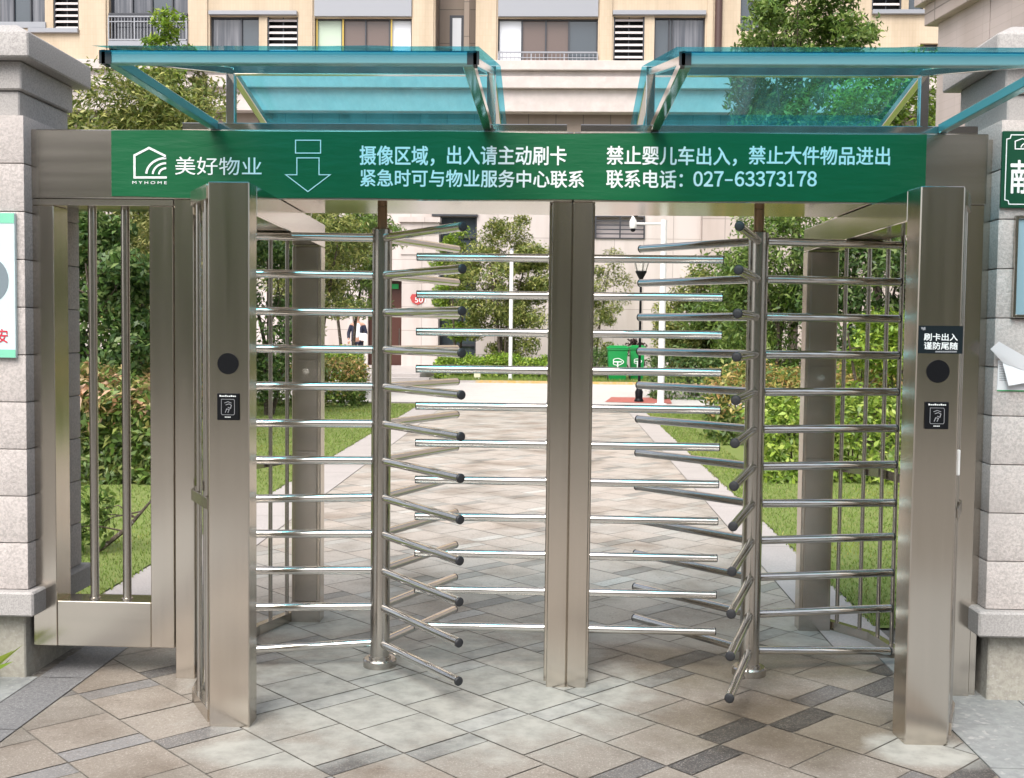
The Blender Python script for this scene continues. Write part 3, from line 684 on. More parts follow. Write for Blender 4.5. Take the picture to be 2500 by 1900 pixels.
# pilaster strips of the cream wall stand a little proud
for (a, b) in ((199, 262), (464, 508), (731, 763), (1007, 1056), (1162, 1208), (1459, 1489), (1719, 1733), (2072, 2114)):
    m_ = MB(); m_.box(fx(a), fx(b), FY-.06, FY-.002, ZC+.001, TOPZ); m_.build('pilaster', CREAM, bld)
m_ = MB(); m_.tube((fx(1746), FY-.10, ZC+.01), (fx(1746), FY-.10, TOPZ), .125); m_.build('downpipe', mat('brown_pipe', (.075, .04, .035), .5), bld)
def railing(a, b, t, bt, n):
    m_ = MB(); x0, x1, z1, z0 = fx(a), fx(b), fz(t), fz(bt); y = FY-.10
    m_.box(x0, x1, y-.025, y+.025, z1-.05, z1); m_.box(x0, x1, y-.02, y+.02, z0, z0+.05); m_.box(x0, x1, y-.015, y+.015, z1-.22, z1-.19)
    for i in range(n+1):
        x = x0+(x1-x0)*i/n; q = .022 if i % 8 == 0 else .009; m_.box(x-q, x+q, y-q*.6, y+q*.6, z0+.05, z1-.05)
    m_.build('balcony_railing', GREYM, bld)
railing(270, 458, 42, 103, 24); railing(1214, 1454, 128, 158, 24)
# stone base: cornice with its steps, then the wall with its openings
cor = MB()
for t, bt, pr_ in ((160, 183, .75), (183, 197, .55), (197, 225, .66), (225, 279, .45)):
    cor.box(fx(-150), fx(2300), FY-pr_, FY+.02, fz(bt)+.001, fz(t)-.001)
cor.build('cornice', STONEP, bld, .012)
DO, EN, LV = (fx(1076), fx(1166), .45, fz(530)), (fx(900), fx(986), .40, fz(688)), (fx(1455), fx(1577), fz(580), fz(527))
wall_with_holes('base_wall', STONE, -28, fx(1714), -.2, fz(340), [DO, EN, LV], FY, .35, bld)
m_ = MB(); m_.box(fx(1714), 26, FY-.35, FY-.002, -.2, fz(340)); m_.build('base_wall', STONEB, bld)
m_ = MB(); m_.box(-28, 26, FY+.06, FY+.10, fz(340), fz(278)); m_.build('brown_band', BROWNW, bld)
m_ = MB(); m_.box(fx(1056), fx(1168), FY-.12, FY+.1, fz(530)+.002, fz(520)); m_.build('lintel', DARKM, bld)
f = MB(); a, b, c, d = DO; f.box(a, a+.06, FY+.12, FY+.2, c, d); f.box(b-.06, b, FY+.12, FY+.2, c, d)
for z in (1.1, 2.6, 3.3, 4.9): f.box(a+.06, b-.06, FY+.12, FY+.2, z, z+.08)
fr = f.build('glazed_screen', DARKM, bld); p = MB(); p.box(a+.01, b-.01, FY+.205, FY+.22, c, d); p.build('pane', GLASS, fr)
# entrance: dark red door leaf under the stone portal
dr = MB(); a, b, c, d = EN; dr.box(a, b, FY+.22, FY+.28, c, d); dr = dr.build('entrance_door', mat('dark_red_door', (.075, .028, .02), .35), bld)
h_ = MB(); h_.tube((b-.15, FY+.19, 1.1), (b-.15, FY+.19, 1.7), .02, n=8); h_.build('handle', TUBED, dr)
po = MB(); a, b = fx(987), fx(1076)
po.box(a, b, FY-.45, FY-.003, .38, fz(548)); po.box(a-.12, b+.05, FY-.55, FY-.01, fz(548)+.001, fz(536)); po.box(fx(870), a-.001, FY-.40, FY-.004, fz(684), fz(552)); po.box(a-.04, b+.03, FY-.49, FY-.012, fz(626), fz(610)); po.build('entrance_portal', STONE, bld)
# ribbed grille of the upper window in the base
f = MB(); a, b, c, d = LV; f.box(a, b, FY+.3, FY+.32, c, d, 1)
for q in (a, (a+b)/2-.02, b-.05): f.box(q, q+.05, FY-.06, FY-.02, c, d)
for k in range(6): z = c+(d-c)*k/5; f.box(a, b, FY-.05, FY-.025, z-.02, z+.02)
f.build('window_grille', [DARKM, LOUV], bld)

ex = thing('exit_sign', 'small green exit sign over the dark red entrance door', 'sign', (fx(963), FY+.14, fz(702)))
m_ = MB(); m_.box(fx(952), fx(974), FY+.10, FY+.14, fz(708), fz(696)); m_.build('sign_box', BINL, ex)
pq = thing('number_plaque', 'red plaque with white figures on the stone portal beside the entrance', 'sign', (fx(1026), FY-.46, fz(733)))
m_ = MB(); pts = [(fx(1008), fz(731)), (fx(1013), fz(742)), (fx(1026), fz(748)), (fx(1039), fz(742)), (fx(1044), fz(731)), (fx(1040), fz(722)), (fx(1012), fz(722))]
m_.slab(pts, FY-.48, FY-.452); m_.build('plate', mat('red_enamel', (.45, .06, .06), .4), pq)
px_text('lettering', '501', (1013, 726, 1039, 739), FY-.482, WHITEP, pq)

# raised forecourt before the entrance
m_ = MB(); x0, x1 = -16, ax(1030, 27)
m_.box(x0, x1, 26.6, FY+.3, -.1, .40); m_.box(x0, x1+.3, 26.25, 26.6, -.1, .29); tag(m_.build('forecourt', KERB, bevel=.01), kind='structure')

# gatehouse on the right, seen past the right pillar
gh = thing('gatehouse', 'pink stone gatehouse wall with a stepped eave behind the right pillar', 'building', (6.5, 10, 0))
an = R(-8.3); p0 = Vector((ax(2283, 12, 300), 12.0)); dirv = Vector((math.sin(-an), -math.cos(an)))   # runs towards the camera
nrm = Vector((-dirv.y, dirv.x)); nrm = nrm if nrm.x < 0 else -nrm
def gpt(s, o): q = p0+dirv*s+nrm*o; return (q.x, q.y)
def gbox(mb, s0, s1, o0, o1, z0, z1):
    pts = [gpt(s0, o0), gpt(s1, o0), gpt(s1, o1), gpt(s0, o1)]
    ar = sum(pts[i][0]*pts[(i+1) % 4][1]-pts[(i+1) % 4][0]*pts[i][1] for i in range(4))
    mb.prism(pts if ar > 0 else pts[::-1], z0, z1)
zE = float(at(2262, 59, 12)[2])
GHW = tiles_mat('gatehouse_stone', (.56, .48, .455), (.50, .43, .40), .6, .12, .006, .7, var=.06)
m_ = MB(); cuts = [0, 1.45, 2.75, 4.2, 5.6, 7.0]
for a, b in zip(cuts, cuts[1:]): gbox(m_, a+.012, b-.012, 0, -.3, 0, zE)
m_.build('wall', GHW, gh)
m_ = MB(); gbox(m_, 0, 7, -.02, -2.5, 0, zE-.01); m_.build('joint_backing', JOINT, gh)
m_ = MB(); gbox(m_, -.16, 7.1, .14, -2.6, zE+.002, zE+.30); gbox(m_, -.26, 7.2, .26, -2.7, zE+.302, zE+.62); m_.build('eave', STONEB, gh, .01)

# ------------------------------------------------------------------ granite gate pillars
def pillar(label, xa, xb, side):
    """xa: face towards the gate, xb: outer face"""
    lo, hi = min(xa, xb), max(xa, xb); yf, yb = -.07, .49
    root = thing('gate_pillar', label, 'pillar', ((lo+hi)/2, (yf+yb)/2, 0))
    m_ = MB(); m_.box(lo+.03, hi-.03, yf+.03, yb-.03, -.02, .30); m_.build('plinth', CONC, root, .006)
    m_ = MB(); m_.box(lo-.045, hi+.045, yf-.05, yb+.045, .301, .41); m_.build('base_moulding', GRANS, root, .008)
    m_ = MB(); n = 10; z0, z1 = .411, 2.50; d = (z1-z0)/n
    for i in range(n): m_.box(lo, hi, yf, yb, z0+i*d+.0015, z0+(i+1)*d-.0015)
    m_.build('block_courses', GRAN, root, .006, segs=2)
    m_ = MB(); m_.box(lo+.012, hi-.012, yf+.012, yb-.012, .405, 2.495); m_.build('joint_mortar', JOINT, root)
    m_ = MB(); m_.box(lo+.035, hi-.035, yf+.035, yb-.035, 2.499, 2.612); m_.box(lo+.018, hi-.018, yf+.018, yb-.018, 2.6125, 2.738); m_.build('neck', GRANS, root, .006)
    m_ = MB(); a = .046
    ring = lambda e, z: [(lo-e, yf-e, z), (hi+e, yf-e, z), (hi+e, yb+e, z), (lo-e, yb+e, z)]
    v_ = ring(a, 2.739)+ring(a, 2.846)+ring(-.05, 2.90)
    m_.add(v_, [(3, 2, 1, 0), (8, 9, 10, 11)]+[(k*4+i, k*4+(i+1) % 4, k*4+4+(i+1) % 4, k*4+4+i) for k in (0, 1) for i in range(4)])
    m_.build('capstone', GRANS, root, .006)
    return root
pillar('granite block pillar with a chamfered cap at the left end, carrying the pale safety poster', -2.395, -2.98, -1)
pillar('granite block pillar with a chamfered cap at the right end, carrying the green place sign', 1.80, 2.45, 1)
PF = -.07

# ------------------------------------------------------------------ turnstile frame
HB, BT = 2.15, 2.4514
fr = thing('turnstile_gate_frame', 'brushed stainless steel double turnstile frame with cage sides and an overhead beam', 'turnstile', (0, .26, 0))
for a, b in ((-2.4145, -.0018), (.0018, 1.776)):
    m_ = MB(); m_.box(a, b, 0, .54, HB, BT)
    m_.m[0] = 1                                     # the underside is polished
    m_.build('beam', [BRUSHH, UNDER], fr, .004)
m_ = MB(); m_.box(-.089, -.0014, 0, .085, 0, HB-.001); m_.box(.0014, .0885, 0, .085, 0, HB-.001); m_.box(-.101, .101, .086, .5, 0, HB-.001)
m_.build('centre_post', BRUSH, fr, .004)
FL = [(-1.4202, -.5884), (-1.2595, -.5884), (-1.2595, -.478), (-1.4202, -.478)]
FR = [(1.3015, -.5984), (1.4642, -.5984), (1.503, -.505), (1.503, -.468), (1.292, -.468)]
posts = []
for p in (FL, FR):
    m_ = MB(); m_.prism(p, 0, HB-.0015); posts.append(m_.build('front_post', BRUSH, fr, .004))
for a, b, y in ((-1.4589, -1.3276, .998), (1.2687, 1.4096, 1.035)):
    m_ = MB(); m_.box(a-.012, b+.012, y+.012, y+.115, 0, HB-.125); q = m_.build('rear_post', BRUSH, fr, .004)
    m_ = MB(); m_.box(a+.006, b-.006, y, y+.011, .12, .93); m_.box(a+.006, b-.006, y, y+.011, .934, 1.42); m_.box(a+.006, b-.006, y, y+.011, 1.424, HB-.13); m_.box(a-.012, b+.012, y+.001, y+.0115, 0, .116); pn = m_.build('access_panel', TUBED, q, .002)
    m_ = MB(); xm = (a+b)/2; zl = 1.47
    m_.path([(xm, y, 1.36), (xm, y-.008, 1.36)], .018, 16); m_.build('lock', TUBE, q)
# side arms between the posts, under the beam
for (x0, x1, y0, X0, X1, y1) in ((-1.42, -1.2595, -.477, -1.471, -1.316, 1.112), (1.292, 1.503, -.467, 1.257, 1.421, 1.149)):
    m_ = MB(); m_.prism([(x0+.0, y0), (x1, y0), (X1, y1), (X0, y1)], HB-.122, HB-.0025); m_.build('side_arm', [UNDER], fr, .003)
# cage sides
CG = {-1: [(-1.425, -.53), (-1.57, -.28), (-1.63, .10), (-1.63, .42), (-1.59, .74), (-1.47, 1.06)], 1: [(1.50, -.48), (1.60, -.24), (1.645, .12), (1.64, .52), (1.585, .86), (1.42, 1.10)]}
def along(pts, s):
    for a, b in zip(pts, pts[1:]):
        l = math.dist(a, b)
        if s <= l: return (a[0]+(b[0]-a[0])*s/l, a[1]+(b[1]-a[1])*s/l)
        s -= l
    return pts[-1]
def flat(mb, pts, z0, z1, th):
    for i in range(len(pts)-1):
        a, b = Vector(pts[i]), Vector(pts[i+1]); n_ = Vector((-(b-a).y, (b-a).x)).normalized()*th/2; e = (b-a).normalized()*.003
        q = [a-n_+e*0, b-n_, b+n_, a+n_]
        ar = sum(q[k].x*q[(k+1) % 4].y-q[(k+1) % 4].x*q[k].y for k in range(4))
        mb.prism([tuple(t) for t in (q if ar > 0 else q[::-1])], z0, z1)
for sd_, pts in CG.items():
    tot = sum(math.dist(a, b) for a, b in zip(pts, pts[1:]))
    m_ = MB(); flat(m_, pts, .0, .055, .04); m_.build('cage_sill', BRUSH, fr)
    m_ = MB(); flat(m_, pts, HB-.06, HB-.004, .04); m_.build('cage_head', BRUSH, fr)
    m_ = MB(); flat(m_, [(x*1.012, y) for x, y in pts], .86, .905, .006); m_.build('cage_strap', TUBED, fr)
    n = 11
    for i in range(n):
        x, y = along(pts, tot*(i+.55)/n); m_ = MB(); m_.tube((x, y, .055), (x, y, HB-.06), .0105, n=12, caps=False); m_.build('cage_bar', TUBED, fr)
# jamb posts under the beam
m_ = MB(); m_.box(-1.7575, -1.6707, .001, .09, 0, HB-.002); m_.build('jamb_post', BRUSH, fr, .003)
m_ = MB(); m_.box(1.60, 1.768, .001, .10, 0, HB-.002); m_.build('jamb_post', BRUSH, fr, .003)
m_ = MB(); m_.box(1.772, 1.80, .02, .30, 0, BT-.02); m_.build('filler_plate', BRUSH, fr)
# fixed combs
RY, Z1C, DZ = .2576, 1.9228, .1722
for s_, x1 in ((-1, -.7075), (1, .6919)):
    for i in range(11):
        z = Z1C-i*DZ; m_ = MB(); m_.tube((s_*.1005, RY, z), (x1, RY, z), .019, n=20); m_.tube((s_*.1015, RY, z), (s_*.106, RY, z), .024, n=20)
        o = m_.build('fixed_bar', TUBE, fr)
        m_ = MB(); m_.tube((x1, RY, z), (x1+s_*.004, RY, z), .0185, n=20); m_.build('end_cap', BLACKP, o)
# speaker and card reader of each front post
def disc(mb, c, r, y0, y1, n=32, mi=0): mb.tube((c[0], y0, c[2]), (c[0], y1, c[2]), r, n=n, mi=mi)
def reader(post, Y, sp, spr, rd):
    c = at(*sp, Y); m_ = MB(); disc(m_, c, spr, Y-.004, Y-.0003); q = m_.build('speaker', BLACKP, post)
    for k in range(3):
        m_ = MB()
        r_ = spr*(.25+.25*k); m_.lathe([(r_-.001, 0), (r_+.001, 0)], n=28) if False else None
    a = at(rd[0], rd[1], Y); b = at(rd[2], rd[3], Y); m_ = MB(); m_.box(a[0], b[0], Y-.009, Y-.0004, b[2], a[2]); o = m_.build('card_reader', BLACKP, post, .002)
    m_ = MB(); w_, h_ = b[0]-a[0], a[2]-b[2]; y = Y-.0095; X = lambda u: a[0]+u*w_; Z = lambda v_: a[2]-v_*h_
    stroke(m_, [(X(.2), Z(.22)), (X(.76), Z(.22)), (X(.80), Z(.26)), (X(.80), Z(.76)), (X(.76), Z(.80)), (X(.24), Z(.80)), (X(.2), Z(.76)), (X(.2), Z(.26))], .0016, y, closed=True)
    stroke(m_, [(X(.34), Z(.36)), (X(.5), Z(.31)), (X(.66), Z(.36))], .0022, y); stroke(m_, [(X(.40), Z(.43)), (X(.55), Z(.39)), (X(.66), Z(.44)), (X(.62), Z(.56)), (X(.5), Z(.52))], .0024, y)
    stroke(m_, [(X(.38), Z(.72)), (X(.44), Z(.58)), (X(.56), Z(.60)), (X(.50), Z(.72))], .0024, y)
    m_.build('card_symbol', GREYP, o)
    m_ = MB()
    for k in range(9): m_.box(X(.12+k*.085), X(.12+k*.085+.06), y-.001, y, Z(.125), Z(.085 if k % 3 else .065))
    for k in range(4): m_.box(X(.36+k*.07), X(.36+k*.07+.05), y-.001, y, Z(.90), Z(.87))
    m_.build('print', WHITEP, o)
reader(posts[0], -.5884, (557, 888), .0415, (531.5, 960, 585, 1026))
reader(posts[1], -.5984, (2289.5, 907), .0435, (2258, 981, 2313.5, 1048))

# small hasp on the right front post's seam
hs = MB(); c = at(2338, 1130, -.50); hs.box(1.505, 1.515, -.50, -.475, c[2]-.05, c[2]+.05); hs.build('hasp', WHITEM, posts[1], .002)

# ------------------------------------------------------------------ rotors
ROT = dict(z0=2.0087, R=.7155)
def rotor():
    root = thing('turnstile_rotor', 'left three winged turnstile rotor, its column between the left cage and the centre post', 'turnstile rotor', (0, 0, 0), 'turnstile rotors')
    m_ = MB(); m_.tube((0, 0, .05), (0, 0, 2.045), .0455, n=28); m_.build('column', TUBED, root, local=True)
    m_ = MB(); m_.tube((0, 0, 2.046), (0, 0, 2.149), .0225, n=20)
    for k in range(4): m_.box(.03*math.cos(k*1.57+.5)-.006, .03*math.cos(k*1.57+.5)+.006, .03*math.sin(k*1.57+.5)-.006, .03*math.sin(k*1.57+.5)+.006, 2.046, 2.056)
    m_.build('shaft', RUST, root, local=True)
    m_ = MB(); m_.lathe([(.078, 0), (.078, .036), (.072, .043), (.052, .044), (.052, .054)], n=32); m_.build('base_collar', TUBED, root, local=True)
    for wg in range(3):
        a = 2*math.pi*wg/3; c, s = math.cos(a), math.sin(a)
        for i in range(12):
            z = ROT['z0']-i*DZ; dz = -.012*math.sin(i*2.1+wg) if i in (7, 11) else 0
            if wg == 0 and i == 11: dz = -.035
            r1 = ROT['R']; m_ = MB(); m_.tube((c*.043, s*.043, z), (c*(r1-.001), s*(r1-.001), z+dz), .0192, n=20, caps=False); o = m_.build('arm', TUBE, root, local=True)
            d = .0; m_ = MB()
            pts = [(c*(r1-.002), s*(r1-.002), z+dz), (c*(r1+.004), s*(r1+.004), z+dz), (c*(r1+.008), s*(r1+.008), z+dz), (c*(r1+.0095), s*(r1+.0095), z+dz)]
            m_.path(pts, [.0197, .0197, .016, .008], 20); q = m_.build('end_cap', BLACK, o, local=True)
    return root
rl = rotor(); bpy.context.view_layer.update(); remember()
rr = copy_tree(rl)
rl.location = (-.8727, RY, 0); rl.rotation_euler.z = R(185.88)
rr.location = (.8535, RY, 0); rr.rotation_euler.z = R(13.64)
rr['label'] = 'right three winged turnstile rotor, its column between the centre post and the right cage'

# ------------------------------------------------------------------ side gate on the left
sg = thing('side_gate', 'brushed steel side gate with two vertical bars between the left pillar and the turnstile', 'gate', (-2.09, .07, .14))
gx0, gx1 = -2.408, -1.764
m_ = MB(); m_.box(gx0, -2.30, .004, .15, .14, HB-.032); m_.build('stile', BRUSH, sg, .003)
m_ = MB(); m_.box(-1.87, gx1, .004, .15, .14, HB-.032); m_.build('stile', BRUSH, sg, .003)
m_ = MB(); m_.box(-2.299, -1.871, .006, .15, .14, .345); m_.build('bottom_rail', BRUSHH, sg, .003)
m_ = MB(); m_.box(gx0, gx1, .005, .15, HB-.031, HB-.002); m_.build('top_rail', BRUSHH, sg, .002)
for x in (-2.155, -2.005):
    m_ = MB(); m_.tube((x, .075, .345), (x, .075, HB-.031), .019, n=20, caps=False); m_.lathe([(.026, 0), (.026, .004), (.02, .006)], (x, .075, .3452)); m_.build('bar', TUBED, sg)

# ------------------------------------------------------------------ green banner on the beam
bn = thing('banner', 'long green vinyl banner with white notices stuck across the beam', 'banner', (-.26, 0, 2.15))
a, b, c, d = at(272, 325, 0), at(275, 484, 0), at(2257, 325, 0), at(2252, 489, 0)
m_ = MB(); n = 90; v_ = []; rg = random.Random(7)
for i in range(n+1):
    t = i/n; x = -2.035+(1.512+2.035)*t
    zt = 2.4475+.0025*math.sin(t*19)-.0035*max(0, math.sin((t-.5)*30))*(abs(t-.58) < .1); zb = 2.158+.0022*math.sin(t*23+1)-.004*math.exp(-((t-.1)/.05)**2)
    if t > .98: zb = 2.165
    for z in (zt, zt*.75+zb*.25, zt*.5+zb*.5, zt*.25+zb*.75, zb): v_.append((x, -.0022-.0005*math.sin(t*31+z*9)**2, z))
m_.add(v_, [(i*5+k, i*5+k+1, i*5+k+6, i*5+k+5) for i in range(n) for k in range(4)], 0, True)
k0 = len(m_.f); m_.add([(x, -.0006, z) for x, y, z in v_], [(i*5+k, i*5+k+5, i*5+k+6, i*5+k+1) for i in range(n) for k in range(4)])
m_.build('vinyl_sheet', VINYL, bn)
YB = -.0036
px_text('lettering', '摄像区域，', (878.5, 356.3, 1060, 405), YB, WHITEP, bn, .018); px_text('lettering', '出入请主动刷卡', (1092.3, 356.3, 1382, 403.3), YB, WHITEP, bn, .018)
px_text('lettering', '紧急时可与物业服务中心联系', (880, 413.6, 1425, 459), YB, WHITEP, bn, .018)
px_text('lettering', '禁止婴儿车出入，', (1482, 357, 1798, 405), YB, WHITEP, bn, .018); px_text('lettering', '禁止大件物品进出', (1829, 357, 2172, 403.4), YB, WHITEP, bn, .018)
px_text('lettering', '联系电话：', (1481, 415, 1666, 460), YB, WHITEP, bn, .018); px_row('lettering', '０２７－６３３７３１７８', 1694, 25.3, 20.5, 419, 455, YB, WHITEP, bn, .03)
px_text('lettering', '美好物业', (427.3, 383, 638.7, 428.2), YB, WHITEP, bn, .004)
px_text('lettering', 'M Y H O M E', (323.4, 442.4, 407.3, 449.8), YB, WHITEP, bn, .012)
def lg(u, v_, Y=YB):                      # banner close-up pixels -> x, z
    q = at(250+u/3.159, 300+v_/3.159, Y); return (float(q[0]), float(q[2]))
def emblem(parent, tr, Y, k=1.0):
    m_ = MB(); W_ = .0095*k
    stroke(m_, [tr(497, 422), tr(248, 422), tr(248, 252), tr(360, 194), tr(481, 254), tr(481, 272)], W_, Y)
    for r_, s_ in ((150, .0095), (100, .0088), (52, .0085)):
        pts = []
        for i in range(9):
            an_ = R(180-90*i/8-4*(1-i/8)); pts.append(tr(492+ (r_+4)*math.cos(an_), 402-(r_*.80+10)*math.sin(an_)*1.0))
        stroke(m_, pts, s_*k, Y)
    return m_.build('emblem', WHITEP, parent)
emblem(bn, lg, YB)
m_ = MB(); w_ = .0042
stroke(m_, [lg(1490, 135), lg(1683, 135), lg(1683, 234), lg(1490, 234)], w_, YB, closed=True)
stroke(m_, [lg(1500, 271), lg(1671, 271), lg(1671, 401), lg(1757, 401), lg(1585, 531), lg(1414, 401), lg(1500, 401)], w_, YB, closed=True)
m_.build('arrow', WHITEP, bn)

# sticker over the right card reader
st = thing('notice_sticker', 'black sticker with white writing above the speaker on the right front post', 'sticker', (1.38, -.6, 1.55))
a, b = at(2243, 795, -.5984), at(2349.5, 864, -.5984)
m_ = MB(); m_.box(a[0], b[0], -.6002, -.5988, b[2], a[2]); m_.build('sticker_sheet', mat('black_vinyl', (.006, .012, .016), .3), st)
q = lambda x0, y0, x1, y1: (2180+x0/5.25, 780+y0/5.25, 2180+x1/5.25, 780+y1/5.25)
px_text('lettering', '刷卡出入', q(400, 178, 828, 275), -.6028, WHITEP, st, .02)
px_text('lettering', '谨防尾随', q(400, 290, 828, 388), -.6028, WHITEP, st, .02)
m_ = MB()
for k in range(12):
    x0, z0, x1, z1 = q(545+k*23, 404, 545+k*23+17, 424); u, v_ = at(x0, z0, -.6008), at(x1, z1, -.6008); m_.box(u[0], v_[0], -.6026, -.6003, v_[2], u[2])
for (x0, z0, x1, z1) in (q(365, 98, 378, 128), q(382, 104, 396, 140), q(400, 98, 414, 136)):
    u, v_ = at(x0, z0, -.6008), at(x1, z1, -.6008); m_.box(u[0], v_[0], -.6026, -.6003, v_[2], u[2])
m_.build('small_print', GREYP, st)

# ------------------------------------------------------------------ canopies
def canopy(label, xa, xb, base0, base1):
    root = thing('canopy', label, 'canopy', ((xa+xb)/2, .1, BT), 'teal canopies over the turnstiles')
    F_, Rg, Bk = (-1.135, 2.503), (.27, 2.793), (.98, 2.65); h = .02
    def bar(name, p, q, m=TUBE, hh=h):
        m_ = MB(); m_.bar(p, q, hh); return m_.build(name, m, root, .003)
    bar('base_rail', (base0, .022, BT+.017), (base1, .022, BT+.017), TUBE, .0165)
    fb = bar('front_bar', (xa+.012, F_[0], F_[1]-.02), (xb, F_[0], F_[1]-.02), TEALM)
    for x, s_ in ((xa+.012, -1), (xb, 1)):
        m_ = MB(); m_.box(min(x, x+s_*.012), max(x, x+s_*.012), F_[0]-.024, F_[0]+.021, F_[1]-.045, F_[1]+.003); m_.box(x-.02, x+.02, F_[0]-.024, F_[0]-.0205, F_[1]-.043, F_[1]+.0015); m_.build('end_cap', BLACK, fb)
    bar('ridge_bar', (xa, Rg[0], Rg[1]-.02), (xb, Rg[0], Rg[1]-.02)); bar('rear_bar', (xa, Bk[0], Bk[1]-.02), (xb, Bk[0], Bk[1]-.02), TEALR)  # rear bar's cyan is the roof sheet's reflection painted into its colour
    for x in (xa+.02, xb-.02):
        bar('tie', (x, F_[0]+.021, F_[1]-.021), (x, .003, BT+.022), TEALM if abs(x) > 1 else TUBE, .019)
        bar('ridge_post', (x, Rg[0], BT+.001), (x, Rg[0], Rg[1]-.04)); 
        bar('rafter', (x, Rg[0]+.021, Rg[1]-.024), (x, Bk[0]-.021, Bk[1]-.018), TUBE, .017)
        bar('rafter', (x, F_[0]+.021, F_[1]-.012), (x, Rg[0]-.021, Rg[1]-.026), TUBE, .015)
    def sheet(y0, z0, y1, z1, bow):
        m_ = MB(); nx, ny = 28, 8; top, bot = [], []
        for i in range(nx+1):
            for j in range(ny+1):
                t, s_ = i/nx, j/ny; x = xa-.02+(xb-xa+.04)*t
                z = z0+(z1-z0)*s_+bow*math.sin(math.pi*s_)*math.exp(-((t-.68)/.17)**2)
                top.append((x, y0+(y1-y0)*s_, z+.004)); bot.append((x, y0+(y1-y0)*s_, z))
        f_ = [(i*(ny+1)+j, (i+1)*(ny+1)+j, (i+1)*(ny+1)+j+1, i*(ny+1)+j+1) for i in range(nx) for j in range(ny)]
        m_.add(top, f_, 0, True)
        m_.build('roof_sheet', SHEET, root)
    m_ = MB(); yl = F_[0]-.032
    m_.box(xa, xb+.01, yl-.003, yl, F_[1]-.006, F_[1]-.001); m_.build('sheet_lip', SHEET, root)
    sheet(F_[0]-.06, F_[1]+.003, Rg[0]+.01, Rg[1]+.003, .035); sheet(Rg[0]+.012, Rg[1]+.002, Bk[0]+.17, Bk[1]-.022, .0)
    return root
canopy('teal translucent canopy over the left turnstile', -1.60, -.355, -1.72, -.03)
canopy('teal translucent canopy over the right turnstile', .33, 1.60, .03, 1.73)

# ------------------------------------------------------------------ signs on the pillars
def plate(name, mat_, x0, x1, z0, z1, y0, y1, parent, bev=.002):
    m_ = MB(); m_.box(x0, x1, y0, y1, z0, z1); return m_.build(name, mat_, parent, bev)
ps = thing('safety_poster', 'pale blue poster with green bands and a red character on the left pillar', 'poster', (-2.7, PF, 1.7))
rt, bt_ = at(35, 520, PF-.02), at(37, 874, PF-.02); X1 = float(rt[0]); X0 = X1-.46; ZT, ZB = float(rt[2]), float(bt_[2])
plate('board', mat('pale_blue_print', (.62, .76, .78), .35), X0, X1, ZB, ZT, PF-.02, PF-.001, ps)
gm = mat('mint_print', (.22, .62, .43), .4)
plate('top_band', gm, X0, X1-.001, ZT-.045, ZT-.001, PF-.0215, PF-.0203, ps, 0); plate('bottom_band', gm, X0, X1-.001, ZB+.001, ZB+.036, PF-.0215, PF-.0203, ps, 0)
m_ = MB(); cx_, cz_ = float(at(-28, 685, PF)[0]), float(at(0, 685, PF)[2]); m_.slab([(cx_+.10*math.cos(a_), cz_+.105*math.sin(a_)) for a_ in np.linspace(0, 6.283, 28)[:-1]], PF-.0213, PF-.0203); m_.build('picture', mat('slate_blue_print', (.20, .25, .28), .4), ps)
px_text('lettering', '平安', (-38, 803, 19, 838), PF-.0218, REDP, ps, .01)
gs = thing('place_sign', 'dark green sign with a white border and characters on the right pillar', 'sign', (2.0, PF, 2.2))
tl, bl = at(2449, 320, PF-.015), at(2443, 508, PF-.015); X0 = float(tl[0]); X1 = X0+.5; ZT, ZB = float(tl[2]), float(bl[2])
plate('board', mat('green_enamel', (.003, .06, .028), .3), X0, X1, ZB, ZT, PF-.015, PF-.001, gs)
m_ = MB(); i_ = .016; c_ = .018
bd = [(X0+i_+c_, ZT-i_), (X1-i_-c_, ZT-i_), (X1-i_-c_, ZT-i_-c_*.6), (X1-i_, ZT-i_-c_), (X1-i_, ZB+i_+c_), (X1-i_-c_*.8, ZB+i_+c_*.8), (X1-i_-c_, ZB+i_), (X0+i_+c_, ZB+i_), (X0+i_+c_*.8, ZB+i_+c_*.8), (X0+i_, ZB+i_+c_), (X0+i_, ZT-i_-c_), (X0+i_+c_*.8, ZT-i_-c_*.8)]
stroke(m_, bd, .004, PF-.0155, closed=True); m_.build('border', WHITEP, gs)
def lg2(u, v_): q_ = at(2476+(u-232)*.155, 337+(v_-178)*.11, PF-.0157); return (float(q_[0]), float(q_[2]))
emblem(gs, lg2, PF-.0157, .45)
px_text('lettering', '南门', (2469, 392, 2549, 472), PF-.0158, WHITEP, gs, .02)
nb = thing('notice_board', 'blue notice in a grey metal frame under the green place sign', 'notice board', (2.1, PF, 1.6))
tl, bl = at(2480, 526, PF-.02), at(2478, 776, PF-.02); X0 = float(tl[0]); X1 = X0+.42; ZT, ZB = float(tl[2]), float(bl[2])
m_ = MB(); e_ = .014; y0, y1 = PF-.022, PF-.001
m_.box(X0, X0+e_, y0, y1, ZB, ZT); m_.box(X1-e_, X1, y0, y1, ZB, ZT); m_.box(X0+e_, X1-e_, y0, y1, ZT-e_, ZT); m_.box(X0+e_, X1-e_, y0, y1, ZB, ZB+e_); m_.build('frame', TUBED, nb, .002)
plate('sheet', mat('blue_print', (.26, .40, .46), .35), X0+e_, X1-e_, ZB+e_, ZT-e_, PF-.012, PF-.002, nb, 0)
pp = thing('torn_paper', 'torn white notice with a folded down corner on the right pillar', 'paper', (1.95, PF, 1.4))
WP = mat('white_paper', (.76, .76, .78), .7)
A_ = [at(x, y, PF-.004) for x, y in ((2437, 880), (2560, 880), (2560, 954), (2434, 956))]
